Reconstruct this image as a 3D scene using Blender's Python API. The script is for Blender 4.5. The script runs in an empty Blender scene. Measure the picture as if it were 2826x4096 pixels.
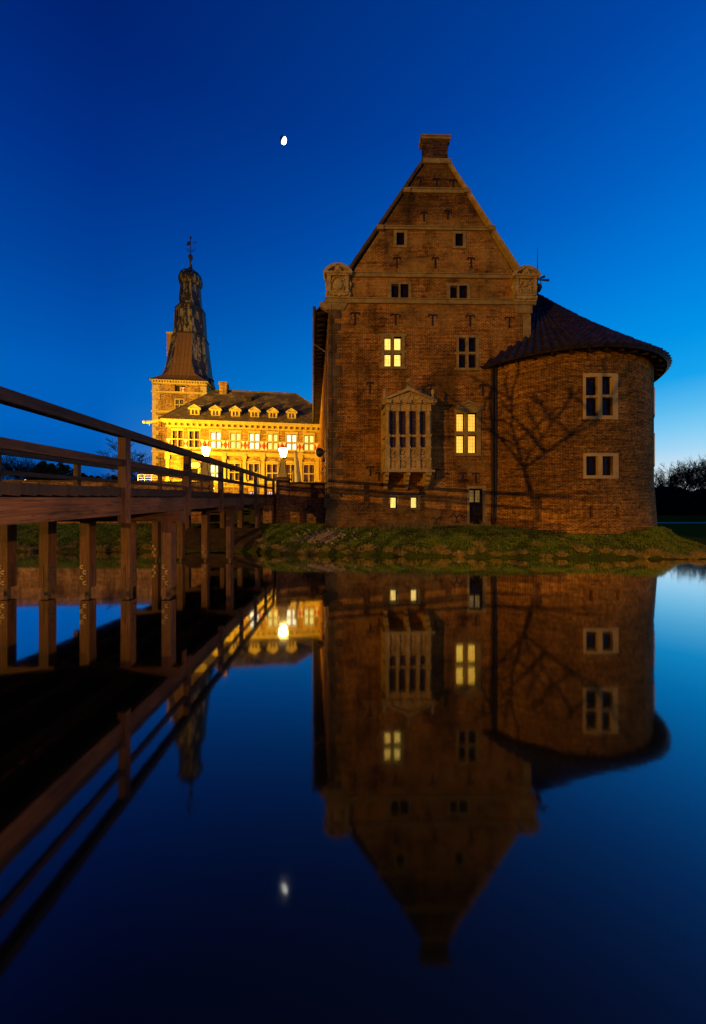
import bpy, bmesh, math, random
from mathutils import Vector, Matrix, noise
random.seed(7)
R = math.radians
scene = bpy.context.scene
COL = scene.collection

# ---------------------------------------------------------------- camera model (photo pixels -> rays)
F, CX, CY, H = 1365.0, 1413.0, 2057.0, 2.1
def px(sx, sy, d):
    return Vector(((sx-CX)/F*d, d, H+(CY-sy)/F*d))

def lin(r, g, b, a=1.0):
    def c(v):
        v /= 255.0
        return v/12.92 if v <= 0.04045 else ((v+0.055)/1.055)**2.4
    return (c(r), c(g), c(b), a)

# ---------------------------------------------------------------- mesh builder
class MB:
    def __init__(s):
        s.v = []; s.f = []; s.uv = []; s.mi = []
    def face(s, pts, uvs=None, mi=0):
        n = len(s.v)
        s.v.extend([Vector(p) for p in pts])
        s.f.append(list(range(n, n+len(pts))))
        if uvs is None:
            a, b = Vector(pts[0]), Vector(pts[1])
            e1 = (b-a); L = e1.length or 1; e1 = e1/L
            nrm = e1.cross(Vector(pts[2])-a)
            if nrm.length < 1e-9: nrm = Vector((0, 0, 1))
            e2 = nrm.normalized().cross(e1)
            uvs = [((Vector(p)-a).dot(e1), (Vector(p)-a).dot(e2)) for p in pts]
        s.uv.append(uvs); s.mi.append(mi)
    def hexa(s, p, mi=0):
        # p: 8 points, bottom ring 0-3 then top ring 4-7
        for q in ((0, 1, 2, 3), (7, 6, 5, 4), (0, 4, 5, 1), (1, 5, 6, 2), (2, 6, 7, 3), (3, 7, 4, 0)):
            s.face([p[i] for i in q], None, mi)
    def box(s, x0, x1, y0, y1, z0, z1, mi=0):
        s.hexa([(x0, y0, z0), (x0, y1, z0), (x1, y1, z0), (x1, y0, z0), (x0, y0, z1), (x0, y1, z1), (x1, y1, z1), (x1, y0, z1)], mi)
    def beam(s, a, b, w, h, up=(0, 0, 1), mi=0, off=(0, 0)):
        # a box along a->b, uv u runs along the length
        a, b = Vector(a), Vector(b); d = (b-a); L = d.length; d = d/L
        up = Vector(up); sd = d.cross(up).normalized(); up = sd.cross(d).normalized()
        ju, jv = random.random()*30, random.random()*30
        c = []
        for q in (a, b):
            for (i, j) in ((-1, -1), (1, -1), (1, 1), (-1, 1)):
                c.append(q+sd*(i*w/2+off[0])+up*(j*h/2+off[1]))
        per = [w, h, w, h]; acc = 0
        for k in range(4):
            k2 = (k+1) % 4
            s.face([c[k], c[4+k], c[4+k2], c[k2]], [(ju, jv+acc), (ju+L, jv+acc), (ju+L, jv+acc+per[k]), (ju, jv+acc+per[k])], mi)
            acc += per[k]
        s.face([c[0], c[1], c[2], c[3]], [(ju, jv), (ju, jv+w), (ju+h, jv+w), (ju+h, jv)], mi)
        s.face([c[7], c[6], c[5], c[4]], [(ju, jv), (ju, jv+w), (ju+h, jv+w), (ju+h, jv)], mi)
    def tube(s, pts, r, n=8, cap=True, mi=0):
        pts = [Vector(p) for p in pts]
        if not isinstance(r, (list, tuple)): r = [r]*len(pts)
        rings = []; ref = None
        for i, p in enumerate(pts):
            t = (pts[min(i+1, len(pts)-1)]-pts[max(i-1, 0)]).normalized()
            if ref is None:
                ref = Vector((0, 0, 1)) if abs(t.z) < 0.9 else Vector((1, 0, 0))
            sd = t.cross(ref).normalized(); up = sd.cross(t).normalized(); ref = up
            rings.append([p+(sd*math.cos(2*math.pi*k/n)+up*math.sin(2*math.pi*k/n))*r[i] for k in range(n)])
        for i in range(len(rings)-1):
            for k in range(n):
                k2 = (k+1) % n
                s.face([rings[i][k], rings[i][k2], rings[i+1][k2], rings[i+1][k]], None, mi)
        if cap:
            s.face(rings[0][::-1], None, mi); s.face(rings[-1], None, mi)
    def lathe(s, c, prof, n=16, mi=0, a0=0.0, sq=1.0):
        # prof: (radius, z) from bottom to top, about the vertical through c
        c = Vector(c)
        rings = []
        for (r, z) in prof:
            rings.append([c+Vector((math.cos(a0+2*math.pi*k/n)*r, math.sin(a0+2*math.pi*k/n)*r*sq, z)) for k in range(n)])
        for i in range(len(rings)-1):
            for k in range(n):
                k2 = (k+1) % n
                u0, u1 = k*2*math.pi/n*max(prof[i][0], prof[i+1][0]), (k+1)*2*math.pi/n*max(prof[i][0], prof[i+1][0])
                s.face([rings[i][k], rings[i][k2], rings[i+1][k2], rings[i+1][k]], [(u0, prof[i][1]), (u1, prof[i][1]), (u1, prof[i+1][1]), (u0, prof[i+1][1])], mi)
        if prof[0][0] > 1e-4: s.face(rings[0][::-1], None, mi)
        if prof[-1][0] > 1e-4: s.face(rings[-1], None, mi)
    def ell(s, c, rx, ry, rz, axes=None, n=10, m=6, mi=0):
        c = Vector(c)
        ax = axes or (Vector((1, 0, 0)), Vector((0, 1, 0)), Vector((0, 0, 1)))
        rings = []
        for j in range(m+1):
            t = math.pi*j/m-math.pi/2
            rings.append([c+ax[0]*(rx*math.cos(t)*math.cos(2*math.pi*k/n))+ax[1]*(ry*math.cos(t)*math.sin(2*math.pi*k/n))+ax[2]*(rz*math.sin(t)) for k in range(n)])
        for j in range(m):
            for k in range(n):
                k2 = (k+1) % n
                if j == 0: s.face([rings[0][0], rings[1][k2], rings[1][k]], None, mi)
                elif j == m-1: s.face([rings[j][k], rings[j][k2], rings[m][0]], None, mi)
                else: s.face([rings[j][k], rings[j][k2], rings[j+1][k2], rings[j+1][k]], None, mi)
    def fbox(s, fr, u0, u1, z0, z1, o0, o1, mi=0):
        P = fr.P
        s.face([P(u0, z0, o1), P(u1, z0, o1), P(u1, z1, o1), P(u0, z1, o1)], [(u0, z0), (u1, z0), (u1, z1), (u0, z1)], mi)
        s.face([P(u1, z0, o0), P(u0, z0, o0), P(u0, z1, o0), P(u1, z1, o0)], [(u1, z0), (u0, z0), (u0, z1), (u1, z1)], mi)
        s.face([P(u0, z0, o0), P(u0, z0, o1), P(u0, z1, o1), P(u0, z1, o0)], [(o0, z0), (o1, z0), (o1, z1), (o0, z1)], mi)
        s.face([P(u1, z0, o1), P(u1, z0, o0), P(u1, z1, o0), P(u1, z1, o1)], [(o1, z0), (o0, z0), (o0, z1), (o1, z1)], mi)
        s.face([P(u0, z1, o1), P(u1, z1, o1), P(u1, z1, o0), P(u0, z1, o0)], [(u0, o1), (u1, o1), (u1, o0), (u0, o0)], mi)
        s.face([P(u0, z0, o0), P(u1, z0, o0), P(u1, z0, o1), P(u0, z0, o1)], [(u0, o0), (u1, o0), (u1, o1), (u0, o1)], mi)
    def fprism(s, fr, poly, o0, o1, mi=0):
        # poly: (u, z) counter-clockwise seen from outside; extruded from o0 (back) to o1 (front)
        P = fr.P
        s.face([P(u, z, o1) for (u, z) in poly], list(poly), mi)
        s.face([P(u, z, o0) for (u, z) in poly[::-1]], list(poly[::-1]), mi)
        n = len(poly)
        for i in range(n):
            (a, b), (c, d) = poly[i], poly[(i+1) % n]
            s.face([P(a, b, o0), P(c, d, o0), P(c, d, o1), P(a, b, o1)], None, mi)
    def sheet(s, mapf, outline, holes, depth=0.0, o=0.0, step=None, edge=0.0, mi=0):
        # a wall sheet: convex outline in (u, z) minus rectangular holes, reveals going DEPTH inward
        us = {p[0] for p in outline}; zs = {p[1] for p in outline}
        for h in holes: us |= {h[0], h[1]}; zs |= {h[2], h[3]}
        u0, u1 = min(p[0] for p in outline), max(p[0] for p in outline)
        if step:
            k = int((u1-u0)/step)+1
            us |= {u0+(u1-u0)*i/k for i in range(k+1)}
            z0, z1 = min(p[1] for p in outline), max(p[1] for p in outline)
            k = int((z1-z0)/step)+1
            zs |= {z0+(z1-z0)*i/k for i in range(k+1)}
        us, zs = sorted(us), sorted(zs)
        def clip(poly):
            n = len(outline)
            for i in range(n):
                a, b = outline[i], outline[(i+1) % n]
                out = []
                for j in range(len(poly)):
                    p, q = poly[j], poly[(j+1) % len(poly)]
                    sp = (b[0]-a[0])*(p[1]-a[1])-(b[1]-a[1])*(p[0]-a[0])
                    sq = (b[0]-a[0])*(q[1]-a[1])-(b[1]-a[1])*(q[0]-a[0])
                    if sp >= -1e-9: out.append(p)
                    if (sp > 1e-9 and sq < -1e-9) or (sp < -1e-9 and sq > 1e-9):
                        t = sp/(sp-sq); out.append((p[0]+t*(q[0]-p[0]), p[1]+t*(q[1]-p[1])))
                poly = out
                if len(poly) < 3: return None
            return poly
        rect = len(outline) == 4 and len({p[0] for p in outline}) == 2 and len({p[1] for p in outline}) == 2
        for i in range(len(us)-1):
            if us[i+1]-us[i] < 1e-6: continue
            for j in range(len(zs)-1):
                if zs[j+1]-zs[j] < 1e-6: continue
                cu, cz = (us[i]+us[i+1])/2, (zs[j]+zs[j+1])/2
                if any(h[0] < cu < h[1] and h[2] < cz < h[3] for h in holes): continue
                poly = [(us[i], zs[j]), (us[i+1], zs[j]), (us[i+1], zs[j+1]), (us[i], zs[j+1])]
                if not rect: poly = clip(poly)
                if poly: s.face([mapf(u, z, o) for (u, z) in poly], poly, mi)
        if depth:
            for h in holes:
                n = max(1, int((h[1]-h[0])/step)) if step else 1
                uu = [h[0]+(h[1]-h[0])*k/n for k in range(n+1)]
                for k in range(n):
                    a, b = uu[k], uu[k+1]
                    s.face([mapf(a, h[2], o), mapf(a, h[2], o-depth), mapf(b, h[2], o-depth), mapf(b, h[2], o)][::-1], None, mi)
                    s.face([mapf(a, h[3], o), mapf(a, h[3], o-depth), mapf(b, h[3], o-depth), mapf(b, h[3], o)], None, mi)
                s.face([mapf(h[0], h[2], o), mapf(h[0], h[2], o-depth), mapf(h[0], h[3], o-depth), mapf(h[0], h[3], o)], None, mi)
                s.face([mapf(h[1], h[2], o), mapf(h[1], h[2], o-depth), mapf(h[1], h[3], o-depth), mapf(h[1], h[3], o)][::-1], None, mi)
        if edge:
            n = len(outline)
            for i in range(n):
                a, b = outline[i], outline[(i+1) % n]
                k = max(1, int(abs(b[0]-a[0])/step)) if step else 1
                for q in range(k):
                    p0 = (a[0]+(b[0]-a[0])*q/k, a[1]+(b[1]-a[1])*q/k); p1 = (a[0]+(b[0]-a[0])*(q+1)/k, a[1]+(b[1]-a[1])*(q+1)/k)
                    s.face([mapf(p0[0], p0[1], o-edge), mapf(p1[0], p1[1], o-edge), mapf(p1[0], p1[1], o), mapf(p0[0], p0[1], o)], None, mi)
    def build(s, name, mat, parent=None, smooth=False, loc=None):
        base = Vector((0, 0, 0))
        p = parent
        while p is not None:
            base += p.location; p = p.parent
        if loc is not None: base = base+Vector(loc)
        me = bpy.data.meshes.new(name)
        me.from_pydata([tuple(v-base) for v in s.v], [], s.f)
        ul = me.uv_layers.new(name='UVMap')
        flat = [c for face in s.uv for uv in face for c in uv]
        ul.data.foreach_set('uv', flat)
        mats = mat if isinstance(mat, (list, tuple)) else [mat]
        for m in mats: me.materials.append(m)
        if len(mats) > 1: me.polygons.foreach_set('material_index', s.mi)
        if smooth:
            bm = bmesh.new(); bm.from_mesh(me)
            bmesh.ops.remove_doubles(bm, verts=bm.verts, dist=0.0005)
            bm.to_mesh(me); bm.free()
            me.polygons.foreach_set('use_smooth', [True]*len(me.polygons))
        me.update()
        o = bpy.data.objects.new(name, me); COL.objects.link(o)
        if parent is not None: o.parent = parent
        if loc is not None: o.location = loc
        return o

def tag(o, label=None, cat=None, group=None, kind=None):
    if label: o['label'] = label
    if cat: o['category'] = cat
    if group: o['group'] = group
    if kind: o['kind'] = kind
    return o
def thing(name, loc, label, cat, group=None):
    o = bpy.data.objects.new(name, None); COL.objects.link(o)
    o.empty_display_size = 0.3; o.location = loc
    return tag(o, label, cat, group)
def copy_thing(root, loc, rz=0.0, sc=1.0, label=None):
    r = root.copy(); COL.objects.link(r); r.location = loc; r.rotation_euler = (0, 0, rz); r.scale = (sc, sc, sc)
    if label: r['label'] = label
    for ch in list(root.children):
        c = ch.copy(); COL.objects.link(c); c.parent = r
        for g in list(ch.children):
            d = g.copy(); COL.objects.link(d); d.parent = c
    return r

class Frame:
    """A vertical plane through O, u along the plane (to the right), out towards the viewer."""
    def __init__(s, o, yaw):
        s.o = Vector((o[0], o[1], 0)); s.ux = Vector((math.cos(R(yaw)), math.sin(R(yaw)), 0)); s.n = Vector((s.ux.y, -s.ux.x, 0))
    def P(s, u, z, out=0.0): return s.o+s.ux*u+s.n*out+Vector((0, 0, z))
    def off(s, d):
        f = Frame(s.o, 0); f.o = s.o+s.n*d; f.ux = s.ux; f.n = s.n; return f
    def uz(s, sx, sy):
        d = Vector(((sx-CX)/F, 1.0, 0))
        t = s.o.dot(s.n)/d.dot(s.n)
        p = d*t
        return ((p-s.o).dot(s.ux), H+(CY-sy)/F*t)
    def rect(s, x0, x1, y0, y1):
        a = s.uz(x0, (y0+y1)/2)[0]; b = s.uz(x1, (y0+y1)/2)[0]
        return (a, b, s.uz((x0+x1)/2, y1)[1], s.uz((x0+x1)/2, y0)[1])

# ---------------------------------------------------------------- materials
def newmat(name):
    m = bpy.data.materials.new(name); m.use_nodes = True
    nt = m.node_tree; bs = nt.nodes['Principled BSDF']
    return m, nt, bs
def N(nt, t, **kw):
    n = nt.nodes.new(t)
    for k, v in kw.items():
        if k in n.inputs.keys(): n.inputs[k].default_value = v
        else: setattr(n, k, v)
    return n
def L(nt, a, b): nt.links.new(a, b)
def mixc(nt, fac, a, b, blend='MIX'):
    n = nt.nodes.new('ShaderNodeMix'); n.data_type = 'RGBA'; n.blend_type = blend
    for i, v in ((0, fac), (6, a), (7, b)):
        if hasattr(v, 'is_linked') or hasattr(v, 'links'): nt.links.new(v, n.inputs[i])
        else: n.inputs[i].default_value = v
    return n.outputs[2]
def ramp(nt, src, stops):
    n = nt.nodes.new('ShaderNodeValToRGB'); e = n.color_ramp.elements
    while len(e) < len(stops): e.new(0.5)
    for i, (p, c) in enumerate(stops):
        e[i].position = p; e[i].color = c if len(c) == 4 else (*c, 1)
    nt.links.new(src, n.inputs[0]); return n.outputs[0]
def g(v): return (v, v, v, 1)

def mat_brick(name, c1, c2, mortar, row=0.085, width=0.26, weather=0.6, pale=0.0, ms=0.016, zones=None):
    m, nt, bs = newmat(name)
    uv = N(nt, 'ShaderNodeUVMap').outputs[0]
    dn = N(nt, 'ShaderNodeTexNoise', Scale=3.0, Detail=2.0); L(nt, uv, dn.inputs['Vector'])
    dis = N(nt, 'ShaderNodeVectorMath', operation='SCALE'); L(nt, dn.outputs['Color'], dis.inputs[0]); dis.inputs['Scale'].default_value = 0.03
    ad = N(nt, 'ShaderNodeVectorMath', operation='ADD'); L(nt, uv, ad.inputs[0]); L(nt, dis.outputs[0], ad.inputs[1])
    br = N(nt, 'ShaderNodeTexBrick', Scale=1.0)
    br.inputs['Brick Width'].default_value = width; br.inputs['Row Height'].default_value = row
    br.inputs['Mortar Size'].default_value = ms; br.inputs['Mortar Smooth'].default_value = 0.3; br.inputs['Bias'].default_value = -0.1
    br.inputs['Color1'].default_value = c1; br.inputs['Color2'].default_value = c2; br.inputs['Mortar'].default_value = mortar
    L(nt, ad.outputs[0], br.inputs['Vector'])
    big = N(nt, 'ShaderNodeTexNoise', Scale=0.35, Detail=6.0, Roughness=0.65); L(nt, uv, big.inputs['Vector'])
    w = ramp(nt, big.outputs[0], [(0.36, g(1.0-weather)), (0.5, g(1.0)), (0.62, g(1.35))])
    col = mixc(nt, 1.0, br.outputs['Color'], w, 'MULTIPLY')
    # long horizontal streaks of differently fired courses
    mp = N(nt, 'ShaderNodeMapping'); mp.inputs['Scale'].default_value = (0.5, 5.0, 1); L(nt, uv, mp.inputs[0])
    st = N(nt, 'ShaderNodeTexNoise', Scale=1.2, Detail=5.0, Roughness=0.7); L(nt, mp.outputs[0], st.inputs['Vector'])
    col = mixc(nt, 1.0, col, ramp(nt, st.outputs[0], [(0.34, g(0.38)), (0.52, g(1.0)), (0.68, g(1.5))]), 'MULTIPLY')
    mq = N(nt, 'ShaderNodeMapping'); mq.inputs['Scale'].default_value = (1.6, 0.16, 1); L(nt, uv, mq.inputs[0])
    vn = N(nt, 'ShaderNodeTexNoise', Scale=1.0, Detail=5.0, Roughness=0.6); L(nt, mq.outputs[0], vn.inputs['Vector'])
    col = mixc(nt, 1.0, col, ramp(nt, vn.outputs[0], [(0.33, g(1-weather*.75)), (0.5, g(1.0)), (0.68, g(1.2))]), 'MULTIPLY')
    fn = N(nt, 'ShaderNodeTexNoise', Scale=5.0, Detail=3.0, Roughness=0.8); L(nt, uv, fn.inputs['Vector'])
    col = mixc(nt, 1.0, col, ramp(nt, fn.outputs[0], [(0.34, g(0.4)), (0.5, g(1.0)), (0.66, g(1.6))]), 'MULTIPLY')
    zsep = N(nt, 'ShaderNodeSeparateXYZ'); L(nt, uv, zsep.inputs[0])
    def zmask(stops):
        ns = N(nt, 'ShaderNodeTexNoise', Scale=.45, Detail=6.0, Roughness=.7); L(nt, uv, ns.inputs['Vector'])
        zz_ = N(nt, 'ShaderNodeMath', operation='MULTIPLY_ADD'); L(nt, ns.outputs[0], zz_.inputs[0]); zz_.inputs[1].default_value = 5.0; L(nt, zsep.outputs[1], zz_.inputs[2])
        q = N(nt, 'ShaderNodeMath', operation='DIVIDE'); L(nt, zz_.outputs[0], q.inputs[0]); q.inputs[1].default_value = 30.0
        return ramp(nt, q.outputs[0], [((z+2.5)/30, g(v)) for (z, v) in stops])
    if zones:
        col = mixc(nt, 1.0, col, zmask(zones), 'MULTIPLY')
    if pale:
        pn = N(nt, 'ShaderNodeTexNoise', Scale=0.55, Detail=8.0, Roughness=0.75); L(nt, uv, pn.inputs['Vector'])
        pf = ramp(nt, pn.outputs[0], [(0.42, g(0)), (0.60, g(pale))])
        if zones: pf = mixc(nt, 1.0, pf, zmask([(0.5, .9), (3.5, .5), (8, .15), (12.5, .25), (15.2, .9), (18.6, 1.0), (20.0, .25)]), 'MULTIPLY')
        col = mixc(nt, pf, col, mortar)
    L(nt, col, bs.inputs['Base Color']); bs.inputs['Roughness'].default_value = 0.9; bs.inputs['Specular IOR Level'].default_value = 0.08
    bp = N(nt, 'ShaderNodeBump', Strength=0.6, Distance=0.03)
    inv = N(nt, 'ShaderNodeMath', operation='SUBTRACT'); inv.inputs[0].default_value = 1.0; L(nt, br.outputs['Fac'], inv.inputs[1])
    L(nt, inv.outputs[0], bp.inputs['Height']); L(nt, bp.outputs[0], bs.inputs['Normal'])
    return m

def mat_noise(name, c1, c2, scale=4.0, rough=0.85, bump=0.4, dist=0.03, detail=6.0, c3=None, metallic=0.0, stretch=None):
    m, nt, bs = newmat(name)
    co = N(nt, 'ShaderNodeTexCoord').outputs['Object']
    if stretch:
        mp = N(nt, 'ShaderNodeMapping'); mp.inputs['Scale'].default_value = stretch; L(nt, co, mp.inputs[0]); co = mp.outputs[0]
    n1 = N(nt, 'ShaderNodeTexNoise', Scale=scale, Detail=detail, Roughness=0.65); L(nt, co, n1.inputs['Vector'])
    st = [(0.32, c1), (0.66, c2)]
    if c3: st = [(0.3, c1), (0.5, c2), (0.7, c3)]
    L(nt, ramp(nt, n1.outputs[0], st), bs.inputs['Base Color'])
    bs.inputs['Roughness'].default_value = rough; bs.inputs['Metallic'].default_value = metallic
    if rough > .75: bs.inputs['Specular IOR Level'].default_value = 0.1
    if bump:
        n2 = N(nt, 'ShaderNodeTexNoise', Scale=scale*5, Detail=4.0); L(nt, co, n2.inputs['Vector'])
        bp = N(nt, 'ShaderNodeBump', Strength=bump, Distance=dist); L(nt, n2.outputs[0], bp.inputs['Height']); L(nt, bp.outputs[0], bs.inputs['Normal'])
    return m

def mat_wood(name, c1, c2, c3, rough=0.75):
    m, nt, bs = newmat(name)
    uv = N(nt, 'ShaderNodeUVMap').outputs[0]
    mp = N(nt, 'ShaderNodeMapping'); mp.inputs['Scale'].default_value = (0.7, 16.0, 1); L(nt, uv, mp.inputs[0])
    n1 = N(nt, 'ShaderNodeTexNoise', Scale=1.5, Detail=8.0, Roughness=0.7, Distortion=0.6); L(nt, mp.outputs[0], n1.inputs['Vector'])
    c = ramp(nt, n1.outputs[0], [(0.3, c1), (0.52, c2), (0.75, c3)])
    n2 = N(nt, 'ShaderNodeTexNoise', Scale=1.3, Detail=5.0); L(nt, uv, n2.inputs['Vector'])
    c = mixc(nt, 1.0, c, ramp(nt, n2.outputs[0], [(0.3, g(0.55)), (0.65, g(1.15))]), 'MULTIPLY')
    # drying cracks along the grain
    mp2 = N(nt, 'ShaderNodeMapping'); mp2.inputs['Scale'].default_value = (0.35, 5.0, 1); L(nt, uv, mp2.inputs[0])
    n3 = N(nt, 'ShaderNodeTexNoise', Scale=1.6, Detail=3.0, Distortion=0.8); L(nt, mp2.outputs[0], n3.inputs['Vector'])
    cr = ramp(nt, n3.outputs[0], [(0.482, g(1)), (0.495, g(0.08)), (0.508, g(1))])
    c = mixc(nt, 1.0, c, cr, 'MULTIPLY')
    L(nt, c, bs.inputs['Base Color']); bs.inputs['Roughness'].default_value = rough
    bp = N(nt, 'ShaderNodeBump', Strength=0.35, Distance=0.01); L(nt, n1.outputs[0], bp.inputs['Height']); L(nt, bp.outputs[0], bs.inputs['Normal'])
    return m

def lead_fac(nt, w, h, t):
    uv = N(nt, 'ShaderNodeUVMap').outputs[0]
    br = N(nt, 'ShaderNodeTexBrick', Scale=1.0, offset=0.0, squash=1.0)
    br.inputs['Brick Width'].default_value = w; br.inputs['Row Height'].default_value = h; br.inputs['Mortar Size'].default_value = t
    br.inputs['Mortar Smooth'].default_value = 0.0
    L(nt, uv, br.inputs['Vector'])
    return br.outputs['Fac'], br, uv
def mat_lit(name, c, strength, w=0.17, h=0.2, t=0.007, vary=0.5, c2=None):
    m, nt, bs = newmat(name)
    fac, br, uv = lead_fac(nt, w, h, t)
    n1 = N(nt, 'ShaderNodeTexNoise', Scale=1.1, Detail=3.0); L(nt, uv, n1.inputs['Vector'])
    cc = mixc(nt, ramp(nt, n1.outputs[0], [(0.42, g(0)), (0.68, g(1))]), c, c2 or tuple(x*(1-vary) for x in c[:3])+(1,))
    col = mixc(nt, fac, cc, (0.03, 0.015, 0.0, 1))
    L(nt, col, bs.inputs['Emission Color']); bs.inputs['Emission Strength'].default_value = strength
    bs.inputs['Base Color'].default_value = (0.02, 0.015, 0.01, 1); bs.inputs['Roughness'].default_value = 0.2
    return m
def mat_darkglass(name, base=(0.008, 0.006, 0.005, 1), spec=0.12, w=0.17, h=0.2):
    m, nt, bs = newmat(name)
    fac, br, uv = lead_fac(nt, w, h, 0.009)
    br.inputs['Color1'].default_value = base; br.inputs['Color2'].default_value = tuple(x*2.2 for x in base[:3])+(1,)
    br.inputs['Mortar'].default_value = (0.004, 0.004, 0.004, 1)
    L(nt, br.outputs['Color'], bs.inputs['Base Color'])
    rr = N(nt, 'ShaderNodeMath', operation='MULTIPLY_ADD'); L(nt, fac, rr.inputs[0]); rr.inputs[1].default_value = 0.5; rr.inputs[2].default_value = 0.12
    L(nt, rr.outputs[0], bs.inputs['Roughness']); bs.inputs['Specular IOR Level'].default_value = spec
    n1 = N(nt, 'ShaderNodeTexNoise', Scale=5.0); L(nt, uv, n1.inputs['Vector'])
    bp = N(nt, 'ShaderNodeBump', Strength=0.25, Distance=0.02); L(nt, n1.outputs[0], bp.inputs['Height']); L(nt, bp.outputs[0], bs.inputs['Normal'])
    return m
def mat_emit(name, c, s):
    m, nt, bs = newmat(name)
    bs.inputs['Emission Color'].default_value = c; bs.inputs['Emission Strength'].default_value = s
    bs.inputs['Base Color'].default_value = (0.5, 0.4, 0.3, 1)
    return m
def mat_tile(name, c1, c2, row=0.18, width=0.2, moss=None):
    m, nt, bs = newmat(name)
    uv = N(nt, 'ShaderNodeUVMap').outputs[0]
    br = N(nt, 'ShaderNodeTexBrick', Scale=1.0)
    br.inputs['Brick Width'].default_value = width; br.inputs['Row Height'].default_value = row; br.inputs['Mortar Size'].default_value = 0.012
    br.inputs['Color1'].default_value = c1; br.inputs['Color2'].default_value = c2; br.inputs['Mortar'].default_value = tuple(x*0.3 for x in c1[:3])+(1,)
    L(nt, uv, br.inputs['Vector'])
    n1 = N(nt, 'ShaderNodeTexNoise', Scale=0.5, Detail=7.0, Roughness=0.7); L(nt, uv, n1.inputs['Vector'])
    col = mixc(nt, 1.0, br.outputs['Color'], ramp(nt, n1.outputs[0], [(0.3, g(0.5)), (0.7, g(1.4))]), 'MULTIPLY')
    if moss:
        n2 = N(nt, 'ShaderNodeTexNoise', Scale=0.8, Detail=9.0, Roughness=0.8); L(nt, uv, n2.inputs['Vector'])
        col = mixc(nt, ramp(nt, n2.outputs[0], [(0.52, g(0)), (0.6, g(0.8))]), col, moss)
    L(nt, col, bs.inputs['Base Color']); bs.inputs['Roughness'].default_value = 0.8
    bp = N(nt, 'ShaderNodeBump', Strength=0.6, Distance=0.03); L(nt, br.outputs['Fac'], bp.inputs['Height']); bp.invert = True; L(nt, bp.outputs[0], bs.inputs['Normal'])
    return m
def mat_patina(name, dark, pale, cover=0.5, row=1.5):
    m, nt, bs = newmat(name)
    uv = N(nt, 'ShaderNodeUVMap').outputs[0]
    mp = N(nt, 'ShaderNodeMapping'); mp.inputs['Scale'].default_value = (1.6, 0.35, 1); L(nt, uv, mp.inputs[0])
    n1 = N(nt, 'ShaderNodeTexNoise', Scale=1.0, Detail=7.0, Roughness=0.7, Distortion=0.3); L(nt, mp.outputs[0], n1.inputs['Vector'])
    br = N(nt, 'ShaderNodeTexBrick', Scale=1.0, offset=0.5)
    br.inputs['Brick Width'].default_value = 0.62; br.inputs['Row Height'].default_value = row; br.inputs['Mortar Size'].default_value = 0.03
    br.inputs['Color1'].default_value = g(0.0); br.inputs['Color2'].default_value = g(1.0); br.inputs['Mortar'].default_value = g(0.5)
    L(nt, uv, br.inputs['Vector'])
    s = N(nt, 'ShaderNodeMath', operation='MULTIPLY_ADD'); L(nt, br.outputs['Color'], s.inputs[0]); s.inputs[1].default_value = 0.13; L(nt, n1.outputs[0], s.inputs[2])
    col = mixc(nt, ramp(nt, s.outputs[0], [(cover, g(0)), (cover+0.07, g(1))]), dark, pale)
    col = mixc(nt, br.outputs['Fac'], col, tuple(x*0.35 for x in dark[:3])+(1,))
    L(nt, col, bs.inputs['Base Color']); bs.inputs['Roughness'].default_value = 0.6; bs.inputs['Metallic'].default_value = 0.0; bs.inputs['Specular IOR Level'].default_value = 0.3
    return m

M = {}
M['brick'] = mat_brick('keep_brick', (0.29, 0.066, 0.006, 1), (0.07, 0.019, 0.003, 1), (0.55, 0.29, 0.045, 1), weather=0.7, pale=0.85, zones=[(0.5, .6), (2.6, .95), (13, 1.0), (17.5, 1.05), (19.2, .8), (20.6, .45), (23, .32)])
M['brick_chimney'] = mat_brick('sooty_brick', (0.10, 0.036, 0.014, 1), (0.05, 0.02, 0.009, 1), (0.15, 0.09, 0.035, 1), weather=0.5)
M['brick_tower'] = mat_brick('round_tower_brick', (0.25, 0.075, 0.009, 1), (0.075, 0.026, 0.005, 1), (0.36, 0.205, 0.033, 1), row=0.08, weather=0.3)
M['brick_wall'] = mat_brick('moat_wall_brick', (0.30, 0.125, 0.035, 1), (0.14, 0.058, 0.018, 1), (0.44, 0.29, 0.10, 1), row=0.09, weather=0.7)
M['brick_new'] = mat_brick('abutment_brick', (0.36, 0.14, 0.055, 1), (0.26, 0.10, 0.04, 1), (0.4, 0.28, 0.15, 1), row=0.09, weather=0.2)
M['brick_palace'] = mat_brick('palace_brick', (0.40, 0.20, 0.045, 1), (0.24, 0.11, 0.026, 1), (0.5, 0.34, 0.10, 1), row=0.11, width=0.3, weather=0.35)
M['stone'] = mat_noise('sandstone', (0.24, 0.155, 0.035, 1), (0.48, 0.32, 0.08, 1), 2.2, 0.85, 0.5, 0.02)
M['stone_oriel'] = mat_noise('weathered_yellow_sandstone', (0.34, 0.225, 0.055, 1), (0.68, 0.46, 0.13, 1), 3.0, 0.85, 0.6, 0.03)
M['stone_carved'] = mat_noise('carved_sandstone', (0.26, 0.17, 0.045, 1), (0.56, 0.37, 0.10, 1), 5.0, 0.85, 1.0, 0.06)
M['stone_pale'] = mat_noise('pale_sandstone', (0.52, 0.34, 0.09, 1), (0.68, 0.46, 0.13, 1), 2.0, 0.8, 0.2, 0.01)
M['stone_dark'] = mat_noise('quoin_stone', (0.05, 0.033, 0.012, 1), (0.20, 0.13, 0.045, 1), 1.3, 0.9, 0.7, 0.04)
M['stone_yellow'] = mat_noise('palace_stone', (0.45, 0.33, 0.09, 1), (0.64, 0.49, 0.15, 1), 1.4, 0.8, 0.2, 0.02)
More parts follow.
